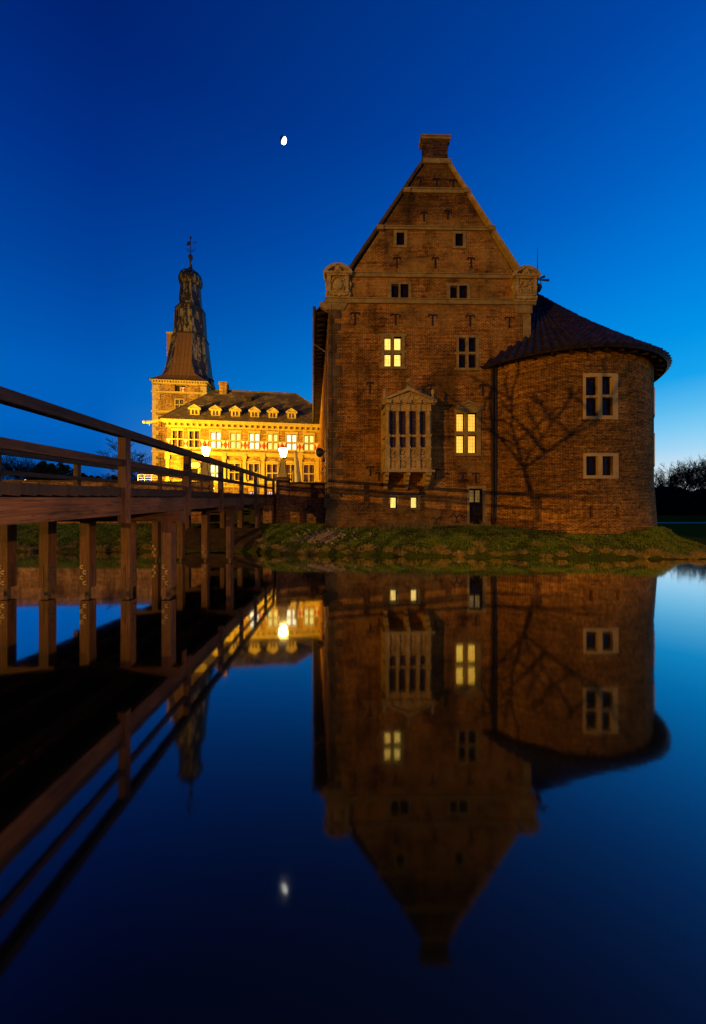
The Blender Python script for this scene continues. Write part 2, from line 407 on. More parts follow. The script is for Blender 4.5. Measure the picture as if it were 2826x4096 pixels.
M['iron'] = mat_noise('wrought_iron', (0.006, 0.005, 0.005, 1), (0.02, 0.014, 0.01, 1), 6, 0.7, 0.2)
M['zinc'] = mat_noise('zinc_gutter', (0.06, 0.055, 0.045, 1), (0.14, 0.12, 0.09, 1), 3, 0.5, 0.1, metallic=0.4)
M['soffit'] = mat_noise('soffit_boards', (0.02, 0.012, 0.007, 1), (0.06, 0.035, 0.018, 1), 3, 0.9, 0.3)
M['roof_dark'] = mat_tile('keep_roof_tile', (0.07, 0.035, 0.022, 1), (0.04, 0.022, 0.016, 1))
M['roof_palace'] = mat_tile('palace_roof_tile', (0.20, 0.125, 0.022, 1), (0.12, 0.075, 0.015, 1), moss=(0.42, 0.28, 0.04, 1))
M['pantile'] = mat_noise('pantile', (0.010, 0.008, 0.007, 1), (0.026, 0.018, 0.012, 1), 2.2, 0.5, 0.3, c3=(0.07, 0.04, 0.018, 1))
M['patina'] = mat_patina('weathered_lead', (0.014, 0.011, 0.008, 1), (0.19, 0.145, 0.06, 1), 0.555)
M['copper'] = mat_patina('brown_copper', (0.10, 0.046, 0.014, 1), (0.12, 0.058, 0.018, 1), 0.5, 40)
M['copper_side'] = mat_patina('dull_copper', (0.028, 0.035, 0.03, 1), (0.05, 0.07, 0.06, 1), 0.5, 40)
M['dark_glass'] = mat_darkglass('leaded_glass')
M['oriel_glass'] = mat_darkglass('oriel_leaded_glass', (0.05, 0.028, 0.008, 1), 0.12, 0.14, 0.2)
M['palace_glass'] = mat_darkglass('palace_leaded_glass', (0.10, 0.06, 0.02, 1), 0.4, 0.14, 0.16)
M['casement'] = mat_noise('casement_wood', (0.010, 0.006, 0.003, 1), (0.024, 0.014, 0.007, 1), 5, 0.8, 0.1)
M['lit_white'] = mat_lit('lamp_lit_leaded_glass', (1.0, 0.68, 0.13, 1), 1.8, t=0.005, c2=(1.0, 0.46, 0.05, 1))
M['lit_yellow'] = mat_lit('warm_lit_leaded_glass', (1.0, 0.60, 0.06, 1), 1.3, t=0.005, c2=(0.9, 0.42, 0.03, 1))
M['lit_cellar'] = mat_lit('cellar_lit_glass', (1.0, 0.66, 0.15, 1), 1.3, t=0.005, vary=0.5, w=0.13, h=0.13)
M['lit_dim'] = mat_lit('dim_lit_glass', (0.5, 0.28, 0.04, 1), 0.4, vary=0.4)
M['lit_palace_white'] = mat_lit('palace_bright_glass', (1.0, 0.88, 0.5, 1), 2.2, w=0.2, h=0.25, vary=0.15)
M['lit_palace'] = mat_lit('palace_warm_glass', (1.0, 0.74, 0.16, 1), 1.7, w=0.2, h=0.25, vary=0.25)
M['lit_pink'] = mat_lit('pink_lit_glass', (1.0, 0.62, 0.62, 1), 1.3, w=0.5, h=0.6, t=0.03, c2=(0.85, 0.45, 0.8, 1))
M['shutter_white'] = mat_noise('shutter_white_paint', (0.7, 0.64, 0.5, 1), (0.8, 0.74, 0.6, 1), 3, 0.6, 0.05)
M['shutter_red'] = mat_noise('shutter_red_paint', (0.38, 0.05, 0.012, 1), (0.46, 0.07, 0.016, 1), 3, 0.6, 0.05)
M['wood'] = mat_wood('bridge_timber', (0.035, 0.014, 0.006, 1), (0.105, 0.043, 0.017, 1), (0.21, 0.092, 0.04, 1))
M['wood_rail'] = mat_wood('rail_timber', (0.022, 0.010, 0.005, 1), (0.062, 0.028, 0.013, 1), (0.13, 0.068, 0.033, 1))
M['wood_deck'] = mat_wood('deck_timber', (0.010, 0.005, 0.003, 1), (0.024, 0.012, 0.006, 1), (0.045, 0.024, 0.012, 1))
M['steel'] = mat_noise('galvanised_steel', (0.10, 0.075, 0.055, 1), (0.2, 0.15, 0.11, 1), 8, 0.45, 0.1, metallic=0.6)
M['concrete'] = mat_noise('concrete_stub', (0.16, 0.11, 0.065, 1), (0.3, 0.21, 0.12, 1), 6, 0.9, 0.3)
M['stub'] = mat_noise('wet_pile_stub', (0.03, 0.018, 0.009, 1), (0.09, 0.055, 0.028, 1), 6, 0.7, 0.3)
M['canvas'] = mat_noise('parasol_canvas', (0.42, 0.37, 0.24, 1), (0.58, 0.52, 0.36, 1), 3, 0.9, 0.3, stretch=(1, 1, 0.3))
M['canvas_tan'] = mat_noise('tan_canvas', (0.3, 0.19, 0.08, 1), (0.4, 0.26, 0.12, 1), 3, 0.9, 0.3)
M['black_metal'] = mat_noise('black_lamp_metal', (0.012, 0.012, 0.01, 1), (0.03, 0.028, 0.02, 1), 8, 0.45, 0.1)
M['rail_metal'] = mat_noise('galvanised_railing', (0.45, 0.38, 0.2, 1), (0.55, 0.46, 0.26, 1), 8, 0.5, 0.05)
M['lantern_glow'] = mat_emit('lantern_glow', (1.0, 0.68, 0.18, 1), 70.0)
M['white_sign'] = mat_noise('white_enamel', (0.7, 0.66, 0.5, 1), (0.78, 0.72, 0.58, 1), 3, 0.4, 0.0)
M['bark'] = mat_noise('bark', (0.018, 0.014, 0.010, 1), (0.05, 0.038, 0.025, 1), 3, 0.95, 0.4)
M['gravel'] = mat_noise('courtyard_gravel', (0.2, 0.15, 0.09, 1), (0.32, 0.25, 0.15, 1), 3, 0.95, 0.4)
M['mat'] = mat_noise('coir_matting', (0.035, 0.022, 0.010, 1), (0.075, 0.048, 0.02, 1), 2.5, 0.95, 0.6)
M['path'] = mat_noise('pale_path', (0.26, 0.26, 0.25, 1), (0.36, 0.36, 0.34, 1), 1.5, 0.9, 0.1)
#--SECTION-KEEP
# ================================================================ THE KEEP
o = px(1316, 1800, 20.3)
KF = Frame(o, 1.0)                       # front plane of the keep
kb = lambda x, y: (1250+x/1.995, 1250+y/1.995)   # readings taken in enlarged crops of the photo
ka = lambda x, y: (1220+x/1.596, 500+y/1.596)
def kuz(f, x, y, fr=KF): return fr.uz(*f(x, y))
def krect(f, x0, x1, y0, y1, fr=KF):
    a, b = f(x0, y0), f(x1, y1)
    return fr.rect(a[0], b[0], a[1], b[1])
def hrect(*rs): return (min(r[0] for r in rs), max(r[1] for r in rs), min(r[2] for r in rs), max(r[3] for r in rs))

UR = kuz(ka, 1440, 1180)[0]              # right corner
keep = thing('brick_keep', (KF.P(UR/2, 0)[0], KF.P(UR/2, 0)[1], 1.2), 'tall old brick keep with steep gable, carved stone oriel and chimney on its peak', 'castle building')
Z_TOP = kuz(ka, 800, 1130)[1]            # eave string course
Z_SH = kuz(ka, 800, 970)[1]              # gable foot string course
side = Vector((-0.12, 1.0, 0)).normalized()
BACK = 30.0

def stone_window(parent, fr, frame, panes, mats, o=0.05, depth=0.2, ears=None, name='window', fm=None, case=True, mapf=None, step=None):
    """frame: outer rect of the stone surround; panes: rects of the lights. Returns the wall opening."""
    mp = mapf or fr.P
    b = MB()
    ol = [(frame[0], frame[2]), (frame[1], frame[2]), (frame[1], frame[3]), (frame[0], frame[3])]
    b.sheet(mp, ol, panes, depth+o, o, step, edge=o+0.02)
    for e in (ears or []):
        b.sheet(mp, [(e[0], e[2]), (e[1], e[2]), (e[1], e[3]), (e[0], e[3])], [], 0, o+0.004, step, edge=o+0.02)
    w = b.build(name, fm or M['stone'], parent)
    p = MB(); c = MB()
    for i, r in enumerate(panes):
        m = 0.055 if case else 0.0
        q = (r[0]+m, r[1]-m, r[2]+m, r[3]-m)
        mi = i % len(mats) if len(mats) > 1 else 0
        p.face([mp(q[0], q[2], -depth+0.03), mp(q[1], q[2], -depth+0.03), mp(q[1], q[3], -depth+0.03), mp(q[0], q[3], -depth+0.03)],
               [(q[0], q[2]), (q[1], q[2]), (q[1], q[3]), (q[0], q[3])], mi)
        if case:
            c.sheet(mp, [(r[0], r[2]), (r[1], r[2]), (r[1], r[3]), (r[0], r[3])], [q], 0.04, -depth+0.06)
    p.build('pane', mats, w)
    if case: c.build('casement', M['casement'], w)
    return hrect(*panes)

holes = []; gholes = []
# --- windows of the front
W = [kb(0, 0)]
wl = krect(kb, 552, 737, 170, 450)
holes.append(stone_window(keep, KF, wl, [krect(kb, *r) for r in ((573, 633, 192, 304), (650, 713, 192, 304), (573, 633, 323, 431), (650, 713, 323, 431))], [M['lit_white']],
    ears=[krect(kb, 536, 755, 170, 190), krect(kb, 536, 755, 303, 322), krect(kb, 536, 755, 432, 451)]))
wd = krect(kb, 1150, 1332, 183, 462)
holes.append(stone_window(keep, KF, wd, [krect(kb, *r) for r in ((1168, 1226, 203, 317), (1246, 1304, 203, 317), (1168, 1226, 336, 444), (1246, 1304, 336, 444))], [M['dark_glass']],
    ears=[krect(kb, 1134, 1350, 183, 203), krect(kb, 1134, 1350, 317, 336), krect(kb, 1134, 1350, 444, 462)]))
wp = krect(kb, 1137, 1343, 775, 1145)
holes.append(stone_window(keep, KF, wp, [krect(kb, *r) for r in ((1148, 1216, 800, 950), (1241, 1312, 800, 950), (1148, 1216, 975, 1124), (1241, 1312, 975, 1124))], [M['lit_yellow']], o=0.07,
    ears=[krect(kb, 1128, 1350, 770, 786), krect(kb, 1134, 1347, 1126, 1146)]))
for (a, b_) in ((530, 680), (905, 1055)):
    dy = 10 if a > 800 else 0
    fr_ = krect(ka, a, b_, 1003+dy, 1122+dy)
    ml = [krect(ka, a+22, a+70, 1018+dy, 1118+dy), krect(ka, a+80, a+132, 1018+dy, 1118+dy)]
    holes.append(stone_window(keep, KF, fr_, ml, [M['dark_glass']]))
for (a, b_) in ((567, 655), (942, 1030)):
    dy = 6 if a > 800 else 0
    fr_ = krect(ka, a, b_, 675+dy, 785+dy)
    gholes.append(stone_window(keep, KF, fr_, [krect(ka, a+18, a+68, 690+dy, 770+dy)], [M['dark_glass']], name='attic_window'))
for (a, b_) in ((610, 690), (775, 862)):
    fr_ = krect(kb, a, b_, 1458, 1574)
    holes.append(stone_window(keep, KF, fr_, [krect(kb, a+11, a+66, 1471, 1564)], [M['lit_cellar']], name='cellar_window', depth=0.25))
# --- door
fr_ = krect(kb, 1233, 1387, 1384, 1690); op = krect(kb, 1252, 1357, 1405, 1690)
b = MB(); b.sheet(KF.P, [(fr_[0], fr_[2]-.1), (fr_[1], fr_[2]-.1), (fr_[1], fr_[3]), (fr_[0], fr_[3])], [op], 0.3, 0.05, edge=0.07)
door = MB(); pn = MB(); gl = MB()
dfr = b.build('door_frame', M['stone'], keep)
gr = [krect(kb, 1262, 1298, 1418, 1512), krect(kb, 1310, 1346, 1418, 1512), krect(kb, 1262, 1298, 1530, 1600), krect(kb, 1310, 1346, 1530, 1600)]
door.sheet(KF.P, [(op[0], op[2]-.1), (op[1], op[2]-.1), (op[1], op[3]), (op[0], op[3])], gr, 0.04, -0.2)
dd = door.build('door', M['casement'], keep)
for i, r in enumerate(gr):
    gl.face([KF.P(r[0], r[2], -0.23), KF.P(r[1], r[2], -0.23), KF.P(r[1], r[3], -0.23), KF.P(r[0], r[3], -0.23)], [(r[0], r[2]), (r[1], r[2]), (r[1], r[3]), (r[0], r[3])], 0 if i < 2 else 1)
gl.build('pane', [M['lit_dim'], M['dark_glass']], dd)
hn = MB(); hz = kuz(kb, 1300, 1580)
hn.tube([KF.P(hz[0], hz[1], -0.2), KF.P(hz[0], hz[1], -0.13), KF.P(hz[0]+.1, hz[1], -0.13)], 0.012, 6); hn.build('handle', M['iron'], dd)
holes.append((op[0], op[1], op[2]-.1, op[3]))

# --- walls
ZB = 0.8
b = MB()
b.sheet(KF.P, [(0, ZB), (UR, ZB), (UR, Z_SH), (0, Z_SH)], holes, 0.2)
gl0 = kuz(ka, 292, 968)[0]; gr0 = kuz(ka, 1352, 968)[0]
ga0 = kuz(ka, 760, 250); ga1 = kuz(ka, 915, 250)
ZG = ga0[1]
b.sheet(KF.P, [(gl0, Z_SH), (gr0, Z_SH), (ga1[0], ZG), (ga0[0], ZG)], gholes, 0.2)
# left side wall, right side wall, back
A0 = KF.P(0, 0); B0 = KF.P(UR, 0)
def sidemap(base):
    return lambda u, z, out=0: base+side*u+Vector((0, 0, z))
lm = sidemap(A0)
b.sheet(lm, [(0, ZB), (BACK, ZB), (BACK, Z_TOP), (0, Z_TOP)], [], 0)
b.sheet(sidemap(B0), [(0, ZB), (BACK, ZB), (BACK, Z_TOP), (0, Z_TOP)], [], 0)
A1, B1 = A0+side*BACK, B0+side*BACK
ap = KF.P((ga0[0]+ga1[0])/2, 0)+side*BACK
b.face([A1+Vector((0, 0, ZB)), B1+Vector((0, 0, ZB)), B1+Vector((0, 0, Z_TOP)), ap+Vector((0, 0, ZG-.3)), A1+Vector((0, 0, Z_TOP))], None)
# back of the gable wall and its thickness
T = 0.55
for (ua, za, ub, zb) in ((0, Z_SH, gl0, Z_SH), (gl0, Z_SH, ga0[0], ZG), (ga0[0], ZG, ga1[0], ZG), (ga1[0], ZG, gr0, Z_SH), (gr0, Z_SH, UR, Z_SH), (0, Z_TOP, 0, Z_SH), (UR, Z_SH, UR, Z_TOP)):
    b.face([KF.P(ua, za, 0), KF.P(ub, zb, 0), KF.P(ub, zb, -T), KF.P(ua, za, -T)], None)
b.face([KF.P(gl0, Z_SH, -T), KF.P(gr0, Z_SH, -T), KF.P(ga1[0], ZG, -T), KF.P(ga0[0], ZG, -T)], None)
b.face([KF.P(0, Z_TOP, -T), KF.P(UR, Z_TOP, -T), KF.P(UR, Z_SH, -T), KF.P(0, Z_SH, -T)], None)
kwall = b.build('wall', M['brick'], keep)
# --- roof
b = MB()
um = (ga0[0]+ga1[0])/2; ZR = ZG-0.25
sl = (ZR-Z_SH)/(um-gl0-0.25)
OV = 0.75
eL = KF.P(-OV, 0, -0.05); ZE = Z_SH-0.1-sl*(gl0+0.25+OV)
ZE = max(ZE, Z_TOP-0.35)
eR = KF.P(UR+0.4, 0, -T)
ri = KF.P(um, 0, -T)
def V3(p, z): return Vector((p[0], p[1], z))
def roofquad(e, rgt):
    e1 = e+side*(BACK+.3); r1 = ri+side*(BACK+.3)
    Lr = (V3(ri, ZR)-V3(e, ZE)).length
    b.face([V3(e, ZE), V3(e1, ZE), V3(r1, ZR), V3(ri, ZR)], [(0, 0), (BACK, 0), (BACK, Lr), (0, Lr)])
    b.face([V3(e, ZE-.14), V3(e1, ZE-.14), V3(r1, ZR-.14), V3(ri, ZR-.14)], [(0, 0), (BACK, 0), (BACK, Lr), (0, Lr)])
    b.face([V3(e, ZE-.14), V3(e1, ZE-.14), V3(e1, ZE), V3(e, ZE)], None)
    b.face([V3(e, ZE-.14), V3(ri, ZR-.14), V3(ri, ZR), V3(e, ZE)], None)
roofquad(eL+side*0.3, 0); roofquad(eR, 1)
kroof = b.build('roof', M['roof_dark'], keep)
# soffit with rafters on the left
b = MB()
sA, sB = KF.P(-OV+.03, 0, -0.3), KF.P(0, 0, -0.3)
b.face([V3(sA, ZE-.2), V3(sA+side*BACK, ZE-.2), V3(sB+side*BACK, ZE-.02), V3(sB, ZE-.02)], None)
for k in range(46):
    q = side*(k*0.65)
    b.beam(V3(sA+q, ZE-.27), V3(sB+q, ZE-.1), 0.13, 0.14)
b.build('soffit', M['soffit'], keep)
# gutter and downpipe of the left eave
b = MB()
gA = KF.P(-OV-.1, 0, 0.02)
b.tube([V3(gA, ZE-.08), V3(gA+side*(BACK-.2), ZE-.12)], 0.11, 10)
b.build('gutter', M['zinc'], keep)
b = MB()
dA = KF.P(-OV-.06, 0, -0.5); dB = KF.P(-0.12, 0, -1.0)
b.tube([V3(gA+side*3.4, ZE-.12), V3(gA+side*3.5, ZE-.5), V3(dB+side*2.2, ZE-1.2), V3(dB+side*2.2, ZE-1.6), V3(dB+side*2.2, 2.0)], 0.055, 8)
b.build('downpipe', M['zinc'], keep)
# --- copings, string courses
b = MB()
def cope(u0, z0, u1, z1, w, o0, o1):
    d = Vector((u1-u0, z1-z0)).normalized(); n_ = Vector((-d.y, d.x))
    if n_.y < 0: n_ = -n_
    p = [(u0, z0), (u1, z1), (u1+n_.x*w, z1+n_.y*w), (u0+n_.x*w, z0+n_.y*w)]
    if d.x*n_.y-d.y*n_.x < 0: p = p[::-1]
    b.fprism(KF, p, o0, o1)
LK = kuz(ka, 645, 430); RK = kuz(ka, 1032, 430); LK2 = kuz(ka, 478, 668); RK2 = kuz(ka, 1195, 668)
cw = 0.17
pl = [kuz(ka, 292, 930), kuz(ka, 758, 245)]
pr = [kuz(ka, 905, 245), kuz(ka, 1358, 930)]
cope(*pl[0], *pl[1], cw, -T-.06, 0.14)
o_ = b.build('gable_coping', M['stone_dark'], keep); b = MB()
cope(*pr[0], *pr[1], cw, -T-.06, 0.14)
b.build('gable_coping', M['stone_oriel'], keep)
b = MB()
a0, a1 = kuz(ka, 752, 244), kuz(ka, 930, 244)
b.fbox(KF, a0[0], a1[0], a0[1]-.12, a0[1]+.16, -T-.1, 0.16); b.build('apex_stone', M['stone'], keep)
for (x, y) in ((650, 430), (1030, 430), (480, 665), (1190, 668)):
    b = MB(); u, z = kuz(ka, x, y); b.fbox(KF, u-.2, u+.2, z-.14, z+.12, -.1, 0.19); b.build('kneeler', M['stone'], keep)
for (x0, x1, y, h) in ((652, 1028, 430, .2), (482, 1190, 668, .14), (292, 1352, 968, .2), (130, 1472, 1133, .24)):
    b = MB(); p0, p1 = kuz(ka, x0, y), kuz(ka, x1, y)
    z = (p0[1]+p1[1])/2
    b.fprism(KF, [(p0[0], z-h/2), (p1[0], z-h/2), (p1[0], z+h/2), (p0[0], z+h/2)], -.05, 0.10)
    b.fbox(KF, p0[0]-.03, p1[0]+.03, z+h/2, z+h/2+.06, -.05, 0.15)
    b.build('string_course', M['stone'], keep)
# cornice end blocks under the eave string
b = MB()
b.fprism(KF, [(-.15, Z_TOP-.55), (0.9, Z_TOP-.55), (1.1, Z_TOP-.2), (1.1, Z_TOP-.12), (-.55, Z_TOP-.12), (-.5, Z_TOP-.3)], -.3, 0.07)
b.build('cornice_block', M['stone'], keep)
b = MB(); b.fbox(KF, UR-.95, UR+.1, Z_TOP-.62, Z_TOP-.12, -.3, 0.05)
b.build('cornice_block', M['stone'], keep)
# --- chimney
b = MB()
c0, c1 = kuz(ka, 758, 95), kuz(ka, 914, 230)
b.fbox(KF, c0[0], c1[0], ZG+.1, c0[1], -.5, -0.02)
ch = b.build('chimney', M['brick_chimney'], keep)
b = MB(); c2 = kuz(ka, 742, 68), kuz(ka, 930, 95)
b.fbox(KF, c2[0][0], c2[1][0], c2[1][1], c2[0][1]-.08, -.58, 0.06); b.fbox(KF, c2[0][0]-.03, c2[1][0]+.03, c2[0][1]-.08, c2[0][1], -.62, 0.1)
b.build('chimney_cap', M['stone'], ch)
# --- quoins of the left corner
qz = [(215, 250), (250, 340), (340, 392), (392, 475), (475, 510), (510, 610), (610, 715), (715, 785), (785, 850), (850, 970), (970, 1040), (1040, 1095), (1095, 1140), (1140, 1208), (1208, 1275), (1275, 1310), (1310, 1400), (1400, 1472), (1472, 1535), (1535, 1565), (1565, 1645), (1645, 1745), (1745, 1795), (1795, 1885), (1885, 1970), (1970, 2050), (2050, 2125)]
kc = lambda x, y: (1230+x/2.7235, 1150+y/2.7215)
b = MB(); rnd = random.Random(3)
for i, (y0, y1) in enumerate(qz):
    z1 = kuz(kc, 260, y0)[1]; z0 = kuz(kc, 260, y1)[1]
    wd_ = (0.72 if i % 2 else 0.42)+rnd.uniform(-.1, .14); ch_ = 0.04
    dq = rnd.uniform(0.01, 0.05)
    lo = -0.02-(0.06*rnd.random() if i > 18 else 0)
    b.fprism(KF, [(lo, z0+.02), (wd_-ch_, z0+.02), (wd_, z0+.02+ch_), (wd_+rnd.uniform(-.03, .03), z1-ch_), (wd_-ch_, z1-.01), (lo, z1-.01)], -0.3, dq)
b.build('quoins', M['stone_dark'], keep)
# base of the corner: worn buttress stones
b = MB()
for (u0, u1, z0, z1, oo) in ((-.25, 0.55, 1.0, 1.75, .26), (-.18, .5, 1.75, 2.5, .2), (-.3, .55, 2.5, 3.1, .12), (-.35, 0.7, 3.1, 3.32, .2)):
    b.fprism(KF, [(u0, z0), (u1, z0+.03), (u1-.06, z1), (u0+.05, z1-.02)], -.5, oo)
b.build('corner_buttress', M['stone_dark'], keep)
# lightning cable down the corner
b = MB(); b.tube([KF.P(.17, Z_TOP-.2, .075), KF.P(.19, 8, .08), KF.P(.18, 1.3, .09)], 0.012, 5); b.build('cable', M['iron'], keep)
# --- wall anchors
def anchor(fr, u, z, h, w, parent, style='T'):
    b = MB()
    if style == 'T':
        b.fbox(fr, u-.035, u+.035, z-h, z, .0, .05)
        for s in (-1, 1):
            pts = [fr.P(u, z-.06, .035), fr.P(u+s*w*.5, z+.0, .035), fr.P(u+s*w*.9, z-.03, .035), fr.P(u+s*w, z-.13, .035)]
            b.tube(pts, 0.035, 5)
    else:
        b.fbox(fr, u-.03, u+.03, z-h, z-h*.35, .0, .05)
        for s in (-1, 1):
            b.tube([fr.P(u, z-h*.4, .03), fr.P(u+s*w*.6, z-h*.1, .03), fr.P(u+s*w, z-h*.15, .03), fr.P(u+s*w*1.1, z-h*.35, .03)], 0.035, 5)
            b.tube([fr.P(u, z-h*.8, .03), fr.P(u+s*w*.6, z-h, .03)], 0.03, 5)
    return b.build('wall_anchor', M['iron'], parent)
for (x, y, h) in ((737, 337, 48), (840, 342, 48), (946, 352, 48), (760, 557, 60), (912, 548, 55), (587, 847, 68), (833, 847, 68), (1060, 849, 68), (320, 1200, 75), (578, 1208, 70), (815, 1212, 72), (1055, 1218, 70), (1305, 1228, 70)):
    u, z = kuz(ka, x, y); anchor(KF, u, z, h/1.596/67.2, .2 if y < 1100 else .27, keep)
for (x, y, h) in ((460, 557, 95), (946, 577, 90), (1360, 577, 92), (462, 1228, 78), (532, 1275, 70), (985, 1247, 80), (1200, 1282, 72), (1303, 1282, 76)):
    u, z = kuz(kb, x, y); anchor(KF, u, z, h/1.995/67.2, .2, keep)
for (x, y, h, w) in ((990, 1632, 58, .26), (1152, 1603, 80, .3)):
    u, z = kuz(kb, x, y); anchor(KF, u, z, h/1.995/67.2, w, keep, 'Y')
# --- little round patch of plaster, pediment of the lit window
b = MB()
p0, p1, pa = kuz(kb, 1128, 765), kuz(kb, 1358, 765), kuz(kb, 1245, 704)
zz = (p0[1]+p1[1])/2
b.fprism(KF, [(p0[0]+.1, zz), (p1[0]-.1, zz), (pa[0], pa[1]-.12)], -.02, .06)
b.build('window_pediment', M['stone_carved'], keep)
b = MB()
b.fbox(KF, p0[0], p1[0], zz-.07, zz+.01, -.02, .14)
for (q, s) in ((p0, 1), (p1, -1)):
    b.fprism(KF, [(q[0], zz+.012), (q[0]+s*.16, zz+.012), (pa[0], pa[1]-.11), (pa[0], pa[1])][::s], -.02, .15)
for k in range(9):
    t = (k+.5)/9; uu = p0[0]+.3+(p1[0]-p0[0]-.6)*t; hh = .25*(1-abs(t-.5)*1.6)
    b.ell(KF.P(uu, zz+.06+hh*.4, .07), .05, .05, .04+hh*.28)
b.build('pediment_moulding', M['stone'], keep)

# --- the stone oriel
OF = KF.off(1.1)
oz = lambda x, y: (1500+x/4.82, 1500+y/4.819)
def ouz(x, y): return OF.uz(*oz(x, y))
def orc(x0, x1, y0, y1):
    a, b_ = oz(x0, y0), oz(x1, y1); return OF.rect(a[0], b_[0], a[1], b_[1])
uL, uR = ouz(228, 1000)[0], ouz(1075, 1000)[0]
zt, zb_ = ouz(640, 500)[1], ouz(640, 1830)[1]
lights = [orc(x0, x1, 695, 1152) for (x0, x1) in ((283, 415), (470, 603), (672, 803), (858, 990))]+[orc(x0, x1, 1192, 1396) for (x0, x1) in ((278, 412), (470, 601), (672, 803), (862, 985))]
niches = [orc(x0, x1, 1425, 1608) for (x0, x1) in ((285, 412), (472, 600), (674, 800), (862, 988))]
low = [orc(x0, x1, 1645, 1785) for (x0, x1) in ((285, 412), (472, 600), (674, 800), (866, 990))]
b = MB()
b.sheet(OF.P, [(uL, zb_), (uR, zb_), (uR, zt), (uL, zt)], lights+niches+low, 0.2)
for n_ in niches+low: b.face([OF.P(n_[0], n_[2], -.12), OF.P(n_[1], n_[2], -.12), OF.P(n_[1], n_[3], -.12), OF.P(n_[0], n_[3], -.12)], None)
# canted sides with their own lights
SP = 0.16
def sm(s):
    base = uL if s < 0 else uR
    return lambda u, z, out=0: KF.P(base+s*(SP*(1-u/1.1)+out), z, u)
for s in (-1, 1):
    b.sheet(sm(s), [(0, zb_), (1.1, zb_), (1.1, zt), (0, zt)], [(.3, .85, lights[0][2], lights[0][3]), (.3, .85, lights[4][2], lights[4][3])], 0.15)
b.face([KF.P(uL-SP, zb_, 0), OF.P(uL, zb_), OF.P(uR, zb_), KF.P(uR+SP, zb_, 0)], None)
oriel = b.build('oriel', M['stone_oriel'], keep)
b = MB()
for r in lights: b.face([OF.P(r[0], r[2], -.17), OF.P(r[1], r[2], -.17), OF.P(r[1], r[3], -.17), OF.P(r[0], r[3], -.17)], [(r[0], r[2]), (r[1], r[2]), (r[1], r[3]), (r[0], r[3])])
for s in (-1, 1):
    for r in (lights[0], lights[4]):
        b.face([sm(s)(.3, r[2], -.12), sm(s)(.85, r[2], -.12), sm(s)(.85, r[3], -.12), sm(s)(.3, r[3], -.12)], [(.3, r[2]), (.85, r[2]), (.85, r[3]), (.3, r[3])])
b.build('oriel_pane', M['oriel_glass'], oriel)
# pilasters with capitals
for xc in (247, 442, 641, 840, 1037):
    b = MB(); u = ouz(xc, 1000)[0]; w = 0.1 if xc not in (247, 1037) else 0.115
    levels = [ouz(640, y)[1] for y in (1830, 1630, 1610, 1410, 1380, 1190, 1150, 700, 680, 575)]
    b.fbox(OF, u-w*1.15, u+w*1.15, levels[0], levels[1], 0, .08)
    b.fbox(OF, u-w*1.4, u+w*1.4, levels[1], levels[2], 0, .12)
    b.fbox(OF, u-w, u+w, levels[2], levels[3], 0, .07)
    b.fbox(OF, u-w*1.35, u+w*1.35, levels[3], levels[4], 0, .11)
    b.fbox(OF, u-w*.95, u+w*.95, levels[4], levels[5], 0, .06)
    b.fbox(OF, u-w*1.3, u+w*1.3, levels[5], levels[6], 0, .11)
    b.tube([OF.P(u, levels[6], .06), OF.P(u, levels[6]+.1, .06), OF.P(u, levels[7]-.05, .06), OF.P(u, levels[7], .06)], [w*1.1, w*.8, w*.72, w*1.15], 10)
    b.fbox(OF, u-w*1.3, u+w*1.3, levels[7], levels[8], 0, .12)
    b.fbox(OF, u-w, u+w, levels[8], levels[9], 0, .1)
    b.build('pilaster', M['stone_oriel'], oriel)
for s in (-1, 1):
    b = MB()
    for y0, y1, ex in ((1830, 1790, .07), (1635, 1610, .06), (1405, 1380, .06), (1195, 1150, .05), (700, 680, .06), (575, 540, .08)):
        z0, z1 = ouz(640, y0)[1], ouz(640, y1)[1]; f_ = sm(s)
        b.hexa([f_(0, z0, 0), f_(1.1, z0, 0), f_(1.15, z0, ex), f_(0, z0, ex), f_(0, z1, 0), f_(1.1, z1, 0), f_(1.15, z1, ex), f_(0, z1, ex)])
    for q in (.1, 1.0):
        f_ = sm(s); z0, z1 = ouz(640, 1790)[1], ouz(640, 575)[1]
        b.hexa([f_(q-.08, z0, 0), f_(q+.08, z0, 0), f_(q+.08, z0, .05), f_(q-.08, z0, .05), f_(q-.08, z1, 0), f_(q+.08, z1, 0), f_(q+.08, z1, .05), f_(q-.08, z1, .05)])
    b.build('side_moulding', M['stone_oriel'], oriel)
# cornice, frieze carving, pediment
b = MB()
z0 = ouz(640, 575)[1]; z1 = ouz(640, 500)[1]
b.fbox(KF, uL-.26, uR+.26, z0, z0+.1, -.02, 1.2); b.fbox(KF, uL-.32, uR+.32, z0+.1, z0+.2, -.02, 1.27); b.fbox(KF, uL-.38, uR+.38, z0+.2, z1, -.02, 1.33)
for (x0, x1) in ((200, 310), (400, 480), (590, 690), (800, 880), (980, 1110)):
    r = orc(x0, x1, 520, 560); b.fbox(KF, r[0], r[1], z0+.02, z1-.01, 1.1, 1.38)
b.build('oriel_cornice', M['stone_oriel'], oriel)
b = MB()
pa = OF.uz(*oz(655, 262)); pz = z1
hw = (uR-uL)/2+.36; um_ = (uL+uR)/2
b.fprism(KF, [(um_-hw+.2, pz), (um_+hw-.2, pz), (um_, pa[1]-.16)], 0, 1.15)
b.build('oriel_pediment', M['stone_oriel'], oriel)
b = MB()
for s in (-1, 1):
    q = [(um_+s*hw, pz+.002), (um_+s*(hw-.28), pz+.002), (um_, pa[1]-.17), (um_, pa[1])]
    b.fprism(KF, q if s < 0 else q[::-1], 0, 1.34)
rnd = random.Random(5)
